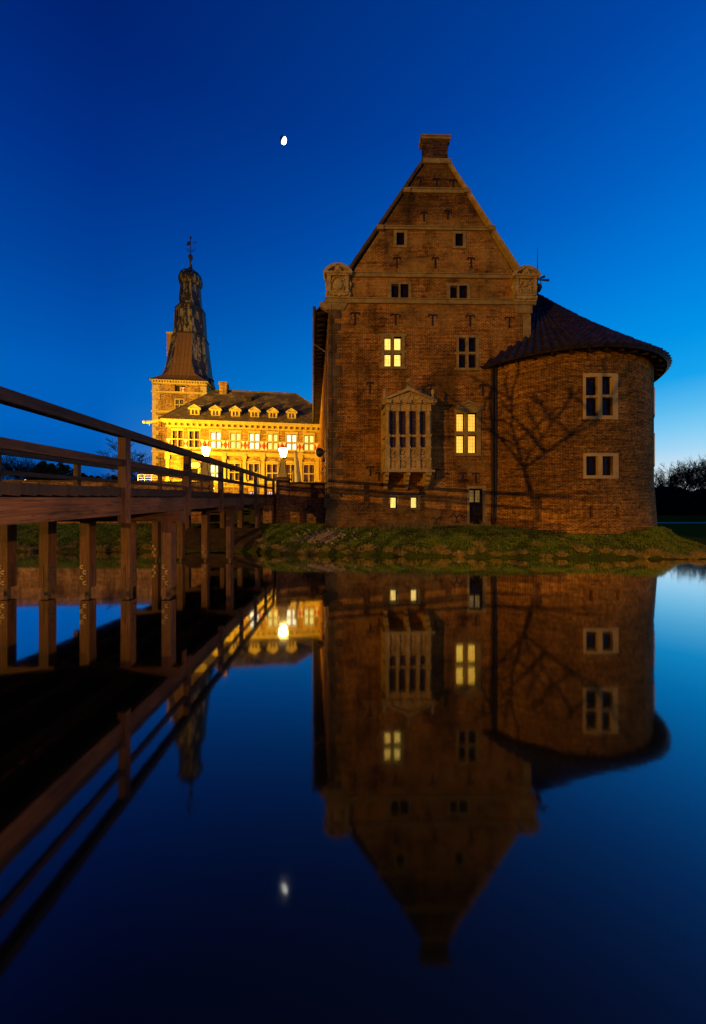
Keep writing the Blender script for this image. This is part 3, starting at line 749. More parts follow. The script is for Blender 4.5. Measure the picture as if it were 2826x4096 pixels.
for k in range(26):
    t = rnd.uniform(-1, 1)*.62; hh = (pa[1]-pz-.3)*(1-abs(t))
    b.ell(KF.P(um_+t*hw, pz+.08+rnd.random()*max(hh, .05)*.85, 1.16), rnd.uniform(.04, .09), .05, rnd.uniform(.04, .11), n=7, m=4)
b.build('pediment_carving', M['stone_oriel'], oriel)
b = MB()
fp = KF.P(um_, 0, 1.2)
fz = pa[1]-.05; ft = OF.uz(*oz(648, 85))[1]; k_ = (ft-fz)
b.lathe((fp.x, fp.y, fz), [(.15, 0), (.15, .1*k_), (.09, .16*k_), (.12, .3*k_), (.14, .4*k_), (.07, .52*k_), (.05, .62*k_), (.09, .72*k_), (.15, .82*k_), (.15, .93*k_), (.03, k_)], 10)
b.build('finial', M['stone_oriel'], oriel, smooth=True)
for s in (-1, 1):
    b = MB(); q = KF.P(um_+s*(hw-.25), 0, 1.15)
    b.lathe((q.x, q.y, pz+.12), [(.09, 0), (.09, .12), (.05, .2), (.1, .34), (.09, .44), (.03, .56)], 8); b.build('finial', M['stone_oriel'], oriel, smooth=True)
for i, n_ in enumerate(niches):       # arms carved in the four arched niches
    b = MB(); uc = (n_[0]+n_[1])/2; h_ = n_[3]-n_[2]; w_ = n_[1]-n_[0]
    for s in (-1, 1):      # arch spandrels
        b.fprism(OF, [(uc+s*w_/2, n_[3]), (uc+s*w_*.12, n_[3]), (uc+s*w_*.35, n_[3]-h_*.16), (uc+s*w_/2, n_[3]-h_*.38)][::-s], -.12, -.03)
    b.fprism(OF, [(uc-.13, n_[2]+h_*.38), (uc-.12, n_[2]+h_*.18), (uc, n_[2]+h_*.04), (uc+.12, n_[2]+h_*.18), (uc+.13, n_[2]+h_*.38)], -.12, -.03)
    b.ell(OF.P(uc, n_[2]+h_*.56, -.07), .085, .07, .1, n=8, m=5)
    for s in (-1, 1):
        b.ell(OF.P(uc+s*.09, n_[2]+h_*.72, -.08), .035, .05, .12, n=6, m=4); b.ell(OF.P(uc+s*.16, n_[2]+h_*.4, -.09), .04, .04, .16, n=6, m=4)
    b.build('arms_relief', M['stone_oriel'], oriel)
rnd = random.Random(9)
for i, n_ in enumerate(low):
    b = MB(); uc = (n_[0]+n_[1])/2; h_ = n_[3]-n_[2]; w_ = n_[1]-n_[0]
    b.fprism(OF, [(uc-w_*.25, n_[2]+.08), (uc+w_*.25, n_[2]+.08), (uc+w_*.3, n_[2]+h_*.5), (uc+w_*.25, n_[3]-.1), (uc-w_*.25, n_[3]-.1), (uc-w_*.3, n_[2]+h_*.5)], -.12, -.04)
    for k in range(10):
        b.ell(OF.P(uc+w_*.42*math.cos(k*.63), (n_[2]+n_[3])/2+h_*.4*math.sin(k*.63), -.08), .05, .05, .06, n=6, m=4)
    b.build('scroll_relief', M['stone_oriel'], oriel)
for k in range(4):
    b = MB(); r = orc(*[(290, 415), (480, 600), (685, 805), (870, 985)][k], 590, 675)
    for j in range(7): b.ell(OF.P(r[0]+(r[1]-r[0])*(j+.5)/7, (r[2]+r[3])/2+rnd.uniform(-.05, .05), .0), .05, .035, rnd.uniform(.05, .1), n=6, m=4)
    b.build('frieze_relief', M['stone_oriel'], oriel)
b = MB(); b.fbox(KF, uL-.22, uR+.22, zb_-.13, zb_-.002, -.02, 1.24); b.build('oriel_sill', M['stone_oriel'], oriel)
zk = kuz(kb, 640, 1420)[1]
for (x0, x1) in ((205, 272), (615, 680), (1000, 1090)):
    b = MB(); ua, ub = ouz(x0, 1840)[0], ouz(x1, 1840)[0]; zt_ = zb_-.132
    prof = [(0.0, zk)]; hN = zt_-zk
    for k in range(4):
        o1 = .32+.26*k; zA = zk+hN*k/4; zB = zk+hN*(k+1)/4
        prof += [(o1-.06, zA+.02), (o1+.06, zA+hN*.07), (o1+.12, zA+hN*.18), (o1+.1, zB-.02)]
    prof += [(1.12, zt_), (0, zt_)]
    for s, uu in ((0, ua), (1, ub)): b.face([KF.P(uu, z, o_) for (o_, z) in prof], [(o_, z) for (o_, z) in prof])
    for k in range(len(prof)):
        (o1, z1_), (o2, z2_) = prof[k], prof[(k+1) % len(prof)]
        b.face([KF.P(ua, z1_, o1), KF.P(ub, z1_, o1), KF.P(ub, z2_, o2), KF.P(ua, z2_, o2)], None)
    b.build('bracket', M['stone_oriel'], oriel)
b = MB(); r = krect(kb, 600, 905, 1435, 1458); b.fbox(KF, r[0], r[1], r[2], r[3], -.01, .03); b.build('cellar_lintel', M['stone_dark'], keep)

# --- armorial stones on the gable shoulders
def crest(f, sx, mirror, base):
    """f maps crop readings of the left stone; everything built in the keep's front plane"""
    fr = KF
    u0, u1 = base[0], base[1]; z0, z1 = base[2], base[3]; w = u1-u0; h = z1-z0
    U = lambda t: u0+w*t if not mirror else u1-w*t
    Z = lambda t: z0+h*t
    def bx(t0, t1, s0, s1, o0, o1):
        a, c = sorted((U(t0), U(t1))); b.fbox(fr, a, c, Z(s0), Z(s1), o0, o1)
    b = MB()
    bx(0.05, .98, .02, .66, -.5, .14)          # backing slab
    bx(.08, .22, .2, .62, .14, .26); bx(.80, .92, .2, .62, .14, .26)   # posts
    bx(.06, .95, .62, .665, .1, .3); bx(-.03, 1.0, .665, .72, -.5, .36)      # cornice
    bx(.1, .93, .155, .2, .14, .27)
    root_ = b.build('armorial_stone', M['stone_oriel'], keep)
    b = MB()
    for s in (0, 1):        # broken segmental pediment
        pts = []
        for k in range(7):
            a = R(28+8.4*k); pts.append((.5-.66*math.cos(a), .50+.46*math.sin(a)))
        outer = pts; inner = [(x+.07, y-.075) for (x, y) in pts]
        poly = outer+inner[::-1]
        poly = [((x if s == 0 else 1-x), y) for (x, y) in poly]
        pp = [(U(x), Z(y)) for (x, y) in poly]
        b.fprism(fr, pp, -.35, .34)
        tri = [(.0, .722), (.32, .722), (.25, .8), (.12, .78)]
        b.fprism(fr, [(U(x if s == 0 else 1-x), Z(y)) for (x, y) in tri], -.3, .2)
    b.build('broken_pediment', M['stone_oriel'], root_)
    b = MB()
    bx(.38, .62, .722, .92, -.2, .26); bx(.35, .65, .92, .97, -.25, .32)
    b.ell(fr.P(U(.5), Z(.82), .28), .13, .1, .17); b.ell(fr.P(U(.4), Z(.76), .26), .07, .08, .12); b.ell(fr.P(U(.6), Z(.76), .26), .07, .08, .12)
    b.build('bust', M['stone_oriel'], root_)
    b = MB()
    if not mirror:
        b.ell(fr.P(U(.51), Z(.40), .15), .2*w, .16, .175*h, n=16, m=8)
        rr = random.Random(2)
        for k in range(18):
            a = 2*math.pi*k/18; b.ell(fr.P(U(.51+.27*math.cos(a)), Z(.40+.21*math.sin(a)), .17), rr.uniform(.04, .075), .08, rr.uniform(.04, .085), n=7, m=4)
    else:
        b.fprism(fr, [(U(.66), Z(.36)), (U(.62), Z(.26)), (U(.51), Z(.21)), (U(.40), Z(.26)), (U(.36), Z(.36))], .14, .24)
        b.ell(fr.P(U(.51), Z(.47), .17), .16, .13, .14); b.ell(fr.P(U(.51), Z(.55), .17), .09, .1, .09)
        for s in (-1, 1):
            b.tube([fr.P(U(.51+s*.08), Z(.54), .2), fr.P(U(.51+s*.15), Z(.58), .2), fr.P(U(.51+s*.19), Z(.615), .2)], [.06, .05, .02], 6)
            for (x, y, q) in ((.2, .5, .08), (.24, .42, .07), (.22, .33, .08), (.19, .26, .09), (.1, .24, .06), (.25, .24, .05)): b.ell(fr.P(U(.51+s*x), Z(y), .17), q, .1, q*1.1, n=7, m=4)
    b.build('cartouche', M['stone_oriel'], root_)
    b = MB()
    poly = [(.14, .155), (.9, .155), (.9, .09)]+[(.84-.1*k*.97+.0, .06+.022*((k+1) % 2)-.02*(1 if k == 3 else 0)) for k in range(7)]+[(.14, .09)]
    pp = [(U(x), Z(y)) for (x, y) in poly]
    b.fprism(fr, pp, .1, .23)
    for s in (.06, .97): b.ell(fr.P(U(s), Z(.14), .12), .1, .1, .13); b.ell(fr.P(U(s+(.03 if s > .5 else -.01)), Z(.42), .1), .09, .1, .17); b.ell(fr.P(U(s), Z(.3), .1), .06, .08, .12)
    b.build('scroll_base', M['stone_oriel'], root_)
ca = lambda x, y: (1270+x/7.71, 1030+y/7.71); cb = lambda x, y: (2000+x/6.94, 1030+y/6.94)
a = KF.uz(*ca(255, 1305)); c = KF.uz(*ca(1025, 255)); crest(None, 1, False, (a[0], c[0], a[1], c[1]+.02))
a = KF.uz(*cb(345, 1270)); c = KF.uz(*cb(1040, 300)); crest(None, 1, True, (a[0]-.02, c[0]-.05, a[1], c[1]+.02))
# upper side corner stones of the right flank
b = MB(); r = krect(ka, 1395, 1442, 1225, 1290)
b.fbox(KF, UR-.45, UR+.02, r[2]-.9, Z_TOP-.75, -.3, .03); b.build('corner_stone', M['stone'], keep)
# things fixed to the left flank: a dish floodlight and a small wall lantern
def sp(u, z, out): return A0+side*u+Vector((-out, -out*.12, z))
#--SECTION-TOWER
# ================================================================ THE ROUND TOWER
TC = Vector((13.3, 24.6, 0)); TR = 6.3
def trad(z): return TR+0.17*min(1, max(0, (4.2-z)/3.0))
def tmap(u, z, out=0):
    a = u/TR; r = trad(z)+out
    return TC+Vector((math.sin(a)*r, -math.cos(a)*r, z))
def tuz(sx, sy):
    d = Vector(((sx-CX)/F, 1.0)); c = Vector((TC.x, TC.y))
    A = d.dot(d); B = d.dot(c); C_ = c.dot(c)-TR*TR
    t = (B-math.sqrt(max(0, B*B-A*C_)))/A
    p = d*t
    return (math.atan2(p.x-c.x, -(p.y-c.y))*TR, H+(CY-sy)/F*t)
zt4 = lambda x, y: (2230+x/3.547, 1350+y/3.547)
zt3 = lambda x, y: (1850+x/1.635, 1050+y/1.635)
def trect(f, x0, x1, y0, y1):
    l = tuz(*f(x0, (y0+y1)/2))[0]; r = tuz(*f(x1, (y0+y1)/2))[0]
    return (l, r, tuz(*f((x0+x1)/2, y1))[1], tuz(*f((x0+x1)/2, y0))[1])
tower = thing('round_tower', (TC.x, TC.y, 1.0), 'round brick corner tower with conical pantiled roof and tree shadows on its wall', 'tower')
th = []
wn = trect(zt4, 362, 857, 506, 1158)
th.append(stone_window(tower, None, wn, [trect(zt4, *r) for r in ((403, 570, 562, 822), (632, 780, 556, 812), (405, 572, 855, 1115), (634, 787, 850, 1108))], [M['dark_glass']], o=0.03, depth=.22, fm=M['stone_pale'], mapf=tmap, step=.5))
wn = trect(zt4, 367, 863, 1640, 2000)
th.append(stone_window(tower, None, wn, [trect(zt4, *r) for r in ((408, 576, 1684, 1957), (637, 790, 1684, 1957))], [M['dark_glass']], o=0.03, depth=.22, fm=M['stone_pale'], mapf=tmap, step=.5))
# a window seen edge-on at the tower's right rim, one above the other
for (y0, y1) in ((1735, 1880),):
    pass
for (zA, zB) in ((5.0, 6.9), (8.0, 9.6)):
    uc = TR*R(52)
    fr_ = (uc-.75, uc+.75, zA, zB)
    th.append(stone_window(tower, None, fr_, [(uc-.6, uc-.06, zA+.15, zB-.15), (uc+.06, uc+.6, zA+.15, zB-.15)], [M['dark_glass']], o=0.04, depth=.22, fm=M['stone_pale'], mapf=tmap, step=.5))
slots = [trect(zt3, 824, 846, 1598, 1670), trect(zt3, 995, 1016, 1598, 1671), trect(zt4, 416, 446, 140, 272), trect(zt4, 777, 809, 128, 260)]
for s_ in slots: th.append(s_)
ZE_T = 10.84
b = MB()
c0, c1 = -math.pi*TR, math.pi*TR
b.sheet(tmap, [(-TR*1.9, 0.4), (TR*1.9, 0.4), (TR*1.9, ZE_T+.3), (-TR*1.9, ZE_T+.3)], th, .3, 0, step=.6)
b.sheet(tmap, [(TR*1.9, 0.4), (TR*(2*math.pi-1.9), 0.4), (TR*(2*math.pi-1.9), ZE_T+.3), (TR*1.9, ZE_T+.3)], [], 0, 0, step=.9)
b.build('wall', M['brick_tower'], tower)
for s_ in slots:
    b = MB(); b.face([tmap(s_[0], s_[2], -.28), tmap(s_[1], s_[2], -.28), tmap(s_[1], s_[3], -.28), tmap(s_[0], s_[3], -.28)], None)
    b.build('slit', M['iron'], tower)
# roof: rows of pantiles
ZA_T = 17.9; RE = 6.86; NR = 96; NC = 22
b = MB()
def rt(k, t, up):
    a = 2*math.pi*k/NR
    r = RE*(1-t); z = ZE_T+(ZA_T-ZE_T)*t
    sag = -0.25*math.sin(math.pi*t)
    nz = 0.69; nr = 0.72
    return Vector((TC.x+math.sin(a)*(r+nr*up), TC.y-math.cos(a)*(r+nr*up), z+sag+nz*up))
rnd = random.Random(4)
prof = [(0.0, 0.0), (.22, .16), (.5, .23), (.75, .12), (1.0, 0.0)]
for k in range(NR):
    jit = [rnd.uniform(-.012, .02) for _ in range(NC)]
    for j in range(NC):
        t0, t1 = j/NC, (j+1)/NC
        sc_ = 0.25+0.75*(1-t0)
        lift = .05
        for i in range(4):
            (p, h), (q, h2) = prof[i], prof[i+1]
            A_ = rt(k+p, t0-.006, h*sc_+lift*1.3+jit[j]); B_ = rt(k+q, t0-.006, h2*sc_+lift*1.3+jit[j]); C_ = rt(k+q, min(t1, .995), h2*sc_+jit[j]); D_ = rt(k+p, min(t1, .995), h*sc_+jit[j])
            b.face([A_, B_, C_, D_], None)
            if j == 0: b.face([rt(k+p, t0-.006, -.02), rt(k+q, t0-.006, -.02), B_, A_], None)
            else: b.face([rt(k+p, t0-.006, h*sc_), rt(k+q, t0-.006, h2*sc_), B_, A_], None)
troof = b.build('roof', M['pantile'], tower)
b = MB()
n = 48
for k in range(n):
    a0, a1 = 2*math.pi*k/n, 2*math.pi*(k+1)/n
    q = lambda a, r, z: Vector((TC.x+math.sin(a)*r, TC.y-math.cos(a)*r, z))
    b.face([q(a0, RE-.03, ZE_T-.04), q(a1, RE-.03, ZE_T-.04), q(a1, TR-.1, ZE_T+.22), q(a0, TR-.1, ZE_T+.22)], None)
    b.beam(q(a0, RE-.1, ZE_T-.1), q(a0, TR-.1, ZE_T+.12), .1, .12)
b.build('soffit', M['soffit'], tower)
b = MB()
b.lathe((TC.x, TC.y, ZA_T-.35), [(.28, 0), (.22, .2), (.06, .4), (.05, .62)], 10)
b.lathe((TC.x, TC.y, ZA_T+.2), [(.03, 0), (.2, .06), (.3, .25), (.27, .45), (.1, .58), (.03, .6)], 12)
b.tube([(TC.x, TC.y, ZA_T), (TC.x, TC.y, ZA_T+3.4)], [.05, .012], 6)
for k in range(5):
    a = k*1.257; b.tube([(TC.x+.2*math.cos(a), TC.y+.2*math.sin(a), ZA_T+.65), (TC.x+.28*math.cos(a), TC.y+.28*math.sin(a), ZA_T+.9), (TC.x+.2*math.cos(a), TC.y+.2*math.sin(a), ZA_T+1.05)], .018, 4)
vane = b.build('weather_vane', M['iron'], tower)
b = MB()
VF = Frame((TC.x, TC.y), 8)
zb2 = ZA_T+1.15; k_ = .62
def vp(l): return [(u*k_, zb2+z*k_) for (u, z) in l]
b.fprism(VF, vp([(-.85, .72), (-.6, .45), (-.1, .0), (.1, -.08), (.2, .12), (-.15, .2), (-.55, .6)]), -.02, .02)
b.fprism(VF, vp([(.0, .1), (.15, -.02), (.95, .25), (1.02, .42), (.9, .38), (.98, .6), (.3, .22)]), -.02, .02)
b.fprism(VF, vp([(.1, -.1), (.3, -.13), (1.5, -.12), (1.48, .16), (.4, .02)]), -.02, .02)
b.build('vane_bird', M['iron'], vane)
# downpipes in the corner between keep and tower: fixed to the keep
for (x, top) in ((1432, 445), (1458, 470)):
    b = MB(); u, z = kuz(kb, x, top); b.tube([KF.P(u, z+.3, .12), KF.P(u, 1.5, .12)], .075, 8)
    for zz in (3, 5, 7, 9): b.fbox(KF, u-.1, u+.1, zz, zz+.06, 0, .2)
    b.build('downpipe', M['iron'], keep)

# ================================================================ THE PALACE
o = px(669, 1700, 43.0)
PF = Frame(o, 8.0)
z5 = lambda x, y: (580+x/2.1, 1480+y/2.1)
def puz(x, y, fr=PF): return fr.uz(*z5(x, y))
def prect(x0, x1, y0, y1, fr=PF):
    a, b_ = z5(x0, y0), z5(x1, y1); return fr.rect(a[0], b_[0], a[1], b_[1])
ZP = 3.7
pu1 = puz(1470, 600)[0]+2.0; PZE = puz(800, 445)[1]
palace = thing('palace_wing', (PF.P(pu1/2, 0)[0], PF.P(pu1/2, 0)[1], ZP), 'floodlit yellow palace wing with red and white shutters and six dormers in its roof', 'palace')
ph = []
up = [(277, 235, 320, 510, 645, 'palace_glass'), (418, 375, 460, 514, 651, 'palace_glass'), (595, 553, 637, 520, 657, 'lit_palace_white'), (760, 719, 804, 527, 661, 'lit_palace'), (920, 878, 961, 531, 666, 'lit_palace_white'), (1074, 1033, 1116, 536, 669, 'lit_palace'), (1233, 1191, 1275, 541, 674, 'lit_palace_white'), (1380, 1339, 1421, 547, 679, 'lit_palace')]
for (c, x0, x1, y0, y1, mm) in up:
    m1 = (x0+x1)/2; ym = y0+(y1-y0)*.51
    panes = [prect(x0, m1-4, y0, ym-4), prect(m1+4, x1, y0, ym-4), prect(x0, m1-4, ym+5, y1), prect(m1+4, x1, ym+5, y1)]
    ph.append(stone_window(palace, PF, prect(x0-9, x1+9, y0-10, y1+7), panes, [M[mm]], o=.06, depth=.22, fm=M['stone_yellow'], ears=[prect(x0-14, x1+14, y0-20, y0-10)]))
lo = [(566, 548, 585, 795, 930, 'lit_palace_white'), (755, 712, 800, 788, 926, 'palace_glass'), (917, 874, 960, 790, 930, 'palace_glass'), (1070, 1028, 1114, 793, 934, 'palace_glass'), (1225, 1185, 1266, 796, 938, 'palace_glass'), (1380, 1337, 1422, 798, 940, 'palace_glass')]
for (c, x0, x1, y0, y1, mm) in lo:
    if c == 566: x1 = 632
    m1 = (x0+x1)/2; ym = y0+(y1-y0)*.52
    panes = [prect(x0, m1-4, y0, ym-4), prect(m1+4, x1, y0, ym-4), prect(x0, m1-4, ym+5, y1), prect(m1+4, x1, ym+5, y1)]
    ph.append(stone_window(palace, PF, prect(x0-9, x1+9, y0-10, y1+7), panes, [M[mm]], o=.06, depth=.22, fm=M['stone_yellow']))
    b = MB(); q0, q1, qa = puz(x0-18, y0-12), puz(x1+18, y0-12), puz(m1, y0-30)
    b.fprism(PF, [(q0[0], q0[1]), (q1[0], q1[1]), (q1[0], q1[1]+.1), (qa[0], qa[1]+.05), (q0[0], q0[1]+.1)], -.02, .2)
    b.build('window_pediment', M['stone_yellow'], palace)
pw = MB(); pr_ = MB()
for xc in (745, 905, 1058):      # arched basement windows
    r = prect(xc-37, xc+37, 1010, 1075); rr = (r[1]-r[0])/2; uc = (r[0]+r[1])/2; z0 = puz(xc, 1060)[1]
    b = MB(); P_ = [(uc+rr*math.cos(R(180-15*k)), z0+rr*math.sin(R(15*k))) for k in range(13)]
    for k in range(12):
        (a_, b1), (c_, d1) = P_[k], P_[k+1]
        s2 = 1.22; b.fprism(PF, [(a_, b1), (c_, d1), (uc+(c_-uc)*s2, z0+(d1-z0)*s2), (uc+(a_-uc)*s2, z0+(b1-z0)*s2)], -.02, .07)
    aw = b.build('basement_window', M['brick_wall'], palace)
    b = MB(); b.face([PF.P(uc-rr, z0-.9, .015), PF.P(uc+rr, z0-.9, .015)]+[PF.P(u_, z_, .015) for (u_, z_) in P_[::-1]], [(uc-rr, z0-.9), (uc+rr, z0-.9)]+P_[::-1])
    b.build('pane', M['lit_pink'], aw)
    b = MB(); b.fbox(PF, uc-.04, uc+.04, z0-.9, z0+rr, .016, .05); b.build('mullion', M['casement'], aw)
b = MB()
b.sheet(PF.P, [(0, ZP-.5), (pu1, ZP-.5), (pu1, PZE), (0, PZE)], ph, .2)
DP = 10.0
b.face([PF.P(0, ZP-.5, 0), PF.P(0, ZP-.5, -DP), PF.P(0, PZE, -DP), PF.P(0, PZE, 0)], [(0, ZP), (DP, ZP), (DP, PZE), (0, PZE)])
b.face([PF.P(pu1, ZP-.5, 0), PF.P(pu1, ZP-.5, -DP), PF.P(pu1, PZE, -DP), PF.P(pu1, PZE, 0)], [(0, ZP), (DP, ZP), (DP, PZE), (0, PZE)])
b.face([PF.P(0, ZP-.5, -DP), PF.P(pu1, ZP-.5, -DP), PF.P(pu1, PZE, -DP), PF.P(0, PZE, -DP)], [(0, ZP), (pu1, ZP), (pu1, PZE), (0, PZE)])
b.build('wall', M['brick_palace'], palace)
# bands, cornice with consoles
def band(y0, y1, o1, nm, x0=185, x1=1466, mat='stone_yellow'):
    q0 = puz((x0+x1)/2, y0)[1]; q1 = puz((x0+x1)/2, y1)[1]
    b = MB(); b.fbox(PF, 0, pu1, q1, q0, -.02, o1); return b.build(nm, M[mat], palace)
b = MB()
q0, q1 = PZE+.02, puz(820, 490)[1]
b.fbox(PF, -.5, pu1, q0-.22, q0, -.02, .75); b.fbox(PF, -.35, pu1, q0-.36, q0-.22, -.02, .6)
b.fbox(PF, -.1, pu1, q1-.12, q1+.05, -.02, .16); b.fbox(PF, 0, pu1, q1+.05, q0-.36, -.02, .04)
n = 30
for k in range(n):
    u = .2+(pu1-.5)*k/(n-1)
    b.fprism(PF, [(u-.12, q1+.05), (u+.12, q1+.05), (u+.12, q0-.36), (u-.12, q0-.36)], .04, .42)
b.build('cornice', M['stone_yellow'], palace)
band(702, 726, .14, 'entablature'); band(693, 702, .26, 'string_course')
band(938, 952, .12, 'string_course'); band(660, 664, .08, 'string_course')
for xc in (195, 668, 838, 993, 1150, 1310, 1448):
    r = prect(xc-14, xc+14, 726, 938); b = MB()
    b.fbox(PF, r[0], r[1], r[2], r[3], -.02, .14); b.fbox(PF, r[0]-.1, r[1]+.1, r[3]-.35, r[3], .0, .24); b.fbox(PF, r[0]-.1, r[1]+.1, r[2], r[2]+.2, 0, .22)
    b.fbox(PF, r[0]-.08, r[1]+.08, r[3], r[3]+.5, -.02, .22)
    b.build('pilaster', M['stone_yellow'], palace)
# shutters
for (x0, x1) in ((180, 223), (324, 366), (464, 506), (507, 541), (640, 681), (683, 708), (807, 846), (848, 871), (963, 1004), (1007, 1029), (1118, 1153), (1154, 1190), (1277, 1300), (1301, 1336), (1426, 1464)):
    xm = (x0+x1)/2; ya = 578+(xm-200)*.031
    r = prect(x0, x1, ya, ya+74); b = MB(); dpt = .11
    b.fbox(PF, r[0], r[1], r[2], r[3], .03, .09)
    um_, zm_ = (r[0]+r[1])/2, (r[2]+r[3])/2; e = .03
    for s in (0, 1):
        q = r[s]
        b.face([PF.P(q, r[2], .096), PF.P(q, r[3], .096), PF.P(um_, zm_, .096)], None, 1)
    b.build('shutter', [M['shutter_white'], M['shutter_red']], palace)
# doorway at the left and hinge bar of the sign
r = prect(360, 478, 832, 1000); b = MB()
b.fbox(PF, r[0], r[0]+.4, ZP, r[3], -.02, .2); b.fbox(PF, r[1]-.4, r[1], ZP, r[3], -.02, .2); b.fbox(PF, r[0]-.1, r[1]+.1, r[3], r[3]+.35, -.02, .3)
fr2 = b.build('door_frame', M['stone_yellow'], palace)
b = MB(); b.fbox(PF, r[0]+.4, r[1]-.4, ZP, r[3], -.02, .03); b.build('door', M['casement'], palace)
# roof
E0, E1 = puz(160, 415), puz(1425, 470)
zE = PZE+.02
RF = PF.off(-5.0)
rg0 = RF.uz(*z5(595, 170)); rg1 = RF.uz(*z5(1272, 200)); zr = (rg0[1]+rg1[1])/2
uA = -.75; uB = RF.uz(*z5(1460, 345))[0]+3.0
BF = PF.off(-1.9); zbk = BF.uz(*z5(900, 318))[1]
b = MB()
bk0 = -.75+ (rg0[0]+.75)*.42; bk1 = uB-(uB-rg1[0])*.42
FE = [PF.P(uA, zE, .72), PF.P(uB, zE, .72)]
BK = [PF.P(bk0, zbk, -1.9), PF.P(bk1, zbk, -1.9)]
RG = [PF.P(rg0[0], zr, -5.0), PF.P(rg1[0], zr, -5.0)]
RB = [PF.P(uA, zE, -DP-.6), PF.P(uB, zE, -DP-.6)]
h1 = 3.6
b.face([FE[0], FE[1], BK[1], BK[0]], [(uA, 0), (uB, 0), (bk1, h1), (bk0, h1)])
b.face([BK[0]+Vector((0, 0, .06)), BK[1]+Vector((0, 0, .06)), RG[1], RG[0]], [(bk0, h1), (bk1, h1), (rg1[0], 8), (rg0[0], 8)])
b.face([BK[0]+Vector((0, 0, .06)), BK[1]+Vector((0, 0, .06)), BK[1], BK[0]], None)
b.face([RB[0], FE[0], BK[0], RG[0]], [(0, 0), (11, 0), (8, 4), (5, 8)])
b.face([RB[1], FE[1], BK[1], RG[1]], [(0, 0), (11, 0), (8, 4), (5, 8)])
b.face([RB[0], RB[1], RG[1], RG[0]], [(uA, 0), (uB, 0), (rg1[0], 8), (rg0[0], 8)])
b.face([PF.P(uA, zE-.02, .72), PF.P(uB, zE-.02, .72), PF.P(uB, zE-.02, 0), PF.P(uA, zE-.02, 0)], None)
proof = b.build('roof', M['roof_palace'], palace)
b = MB(); b.tube([RG[0], RG[1]], .14, 6); b.tube([RG[0], BK[0], FE[0]], .1, 5); b.tube([RG[1], BK[1], FE[1]], .1, 5); b.build('ridge_tile', M['roof_palace'], proof)
# chimney
CF = PF.off(-4.2)
a, c = CF.uz(*z5(627, 188)), CF.uz(*z5(688, 125))
b = MB(); b.fbox(CF, a[0], c[0], a[1]-1.5, c[1], -1.4, 0); pch = b.build('chimney', M['brick_palace'], palace)
b = MB(); c2 = CF.uz(*z5(688, 100)); b.fbox(CF, a[0]-.12, c[0]+.12, c[1], c2[1]-.25, -1.52, .12); b.fbox(CF, a[0]-.05, c[0]+.05, c2[1]-.25, c2[1], -1.45, .05); b.build('chimney_cap', M['brick_palace'], pch)
# roof hatch
HF = PF.off(-3.0); a, c = HF.uz(*z5(852, 265)), HF.uz(*z5(898, 232))
b = MB(); b.fbox(HF, a[0], c[0], a[1]-.1, c[1], -1.3, 0.05); b.fbox(HF, a[0]-.15, c[0]+.15, c[1], c[1]+.12, -1.5, .2)
for k in range(3): b.fbox(HF, a[0]+.1, c[0]-.1, a[1]+.12+k*.2, a[1]+.2+k*.2, .05, .1)
b.build('roof_hatch', M['soffit'], palace)
# dormers
DF = PF.off(-.15)
for (x0, x1, ya, yb, yt) in ((381, 459, 403, 326, 297), (557, 634, 411, 334, 304), (724, 800, 417, 340, 310), (886, 960, 423, 346, 316), (1040, 1112, 429, 352, 323), (1198, 1270, 434, 357, 329)):
    r = prect(x0, x1, yb, ya, DF); zt_ = DF.uz(*z5((x0+x1)/2, yt))[1]; um_ = (r[0]+r[1])/2; w = r[1]-r[0]
    b = MB()
    lt = [(r[0]+w*.2, um_-.06, r[2]+.5, r[3]-.12), (um_+.06, r[1]-w*.2, r[2]+.5, r[3]-.12)]
    b.sheet(DF.P, [(r[0], r[2]), (r[1], r[2]), (r[1], r[3]), (r[0], r[3])], lt, .15)
    b.fbox(DF, r[0]-.08, r[1]+.08, r[2]-.05, r[2]+.08, 0, .12)
    b.fprism(DF, [(r[0]-.12, r[3]), (r[1]+.12, r[3]), (um_, zt_)], -.1, .06)
    b.fbox(DF, r[0]-.2, r[1]+.2, r[3]-.1, r[3]+.06, -.1, .2)
    for s in (-1, 1):
        q = [(um_+s*(w/2+.22), r[3]+.06), (um_+s*(w/2+.05), r[3]+.06), (um_, zt_-.02), (um_, zt_+.12)]
        b.fprism(DF, q if s < 0 else q[::-1], -.1, .2)
        b.face([DF.P(um_+s*w/2, r[2], 0), DF.P(um_+s*w/2, r[3], 0), DF.P(um_+s*w/2, r[3], -2.6), DF.P(um_+s*w/2, r[2], -2.6)], None)
    dm = b.build('dormer', M['stone_yellow'], palace)
    b = MB()
    for s in (-1, 1):
        b.face([DF.P(um_+s*(w/2+.25), r[3]+.02, .2), DF.P(um_, zt_+.14, .2), DF.P(um_, zt_+.14, -3.0), DF.P(um_+s*(w/2+.25), r[3]+.02, -3.0)], [(0, 0), (1.2, 0), (1.2, 3), (0, 3)])
    b.build('dormer_roof', M['roof_palace'], dm)
    b = MB()
    for q in lt: b.face([DF.P(q[0], q[2], -.12), DF.P(q[1], q[2], -.12), DF.P(q[1], q[3], -.12), DF.P(q[0], q[3], -.12)], [(q[0], q[2]), (q[1], q[2]), (q[1], q[3]), (q[0], q[3])])
    b.build('pane', M['palace_glass'], dm)
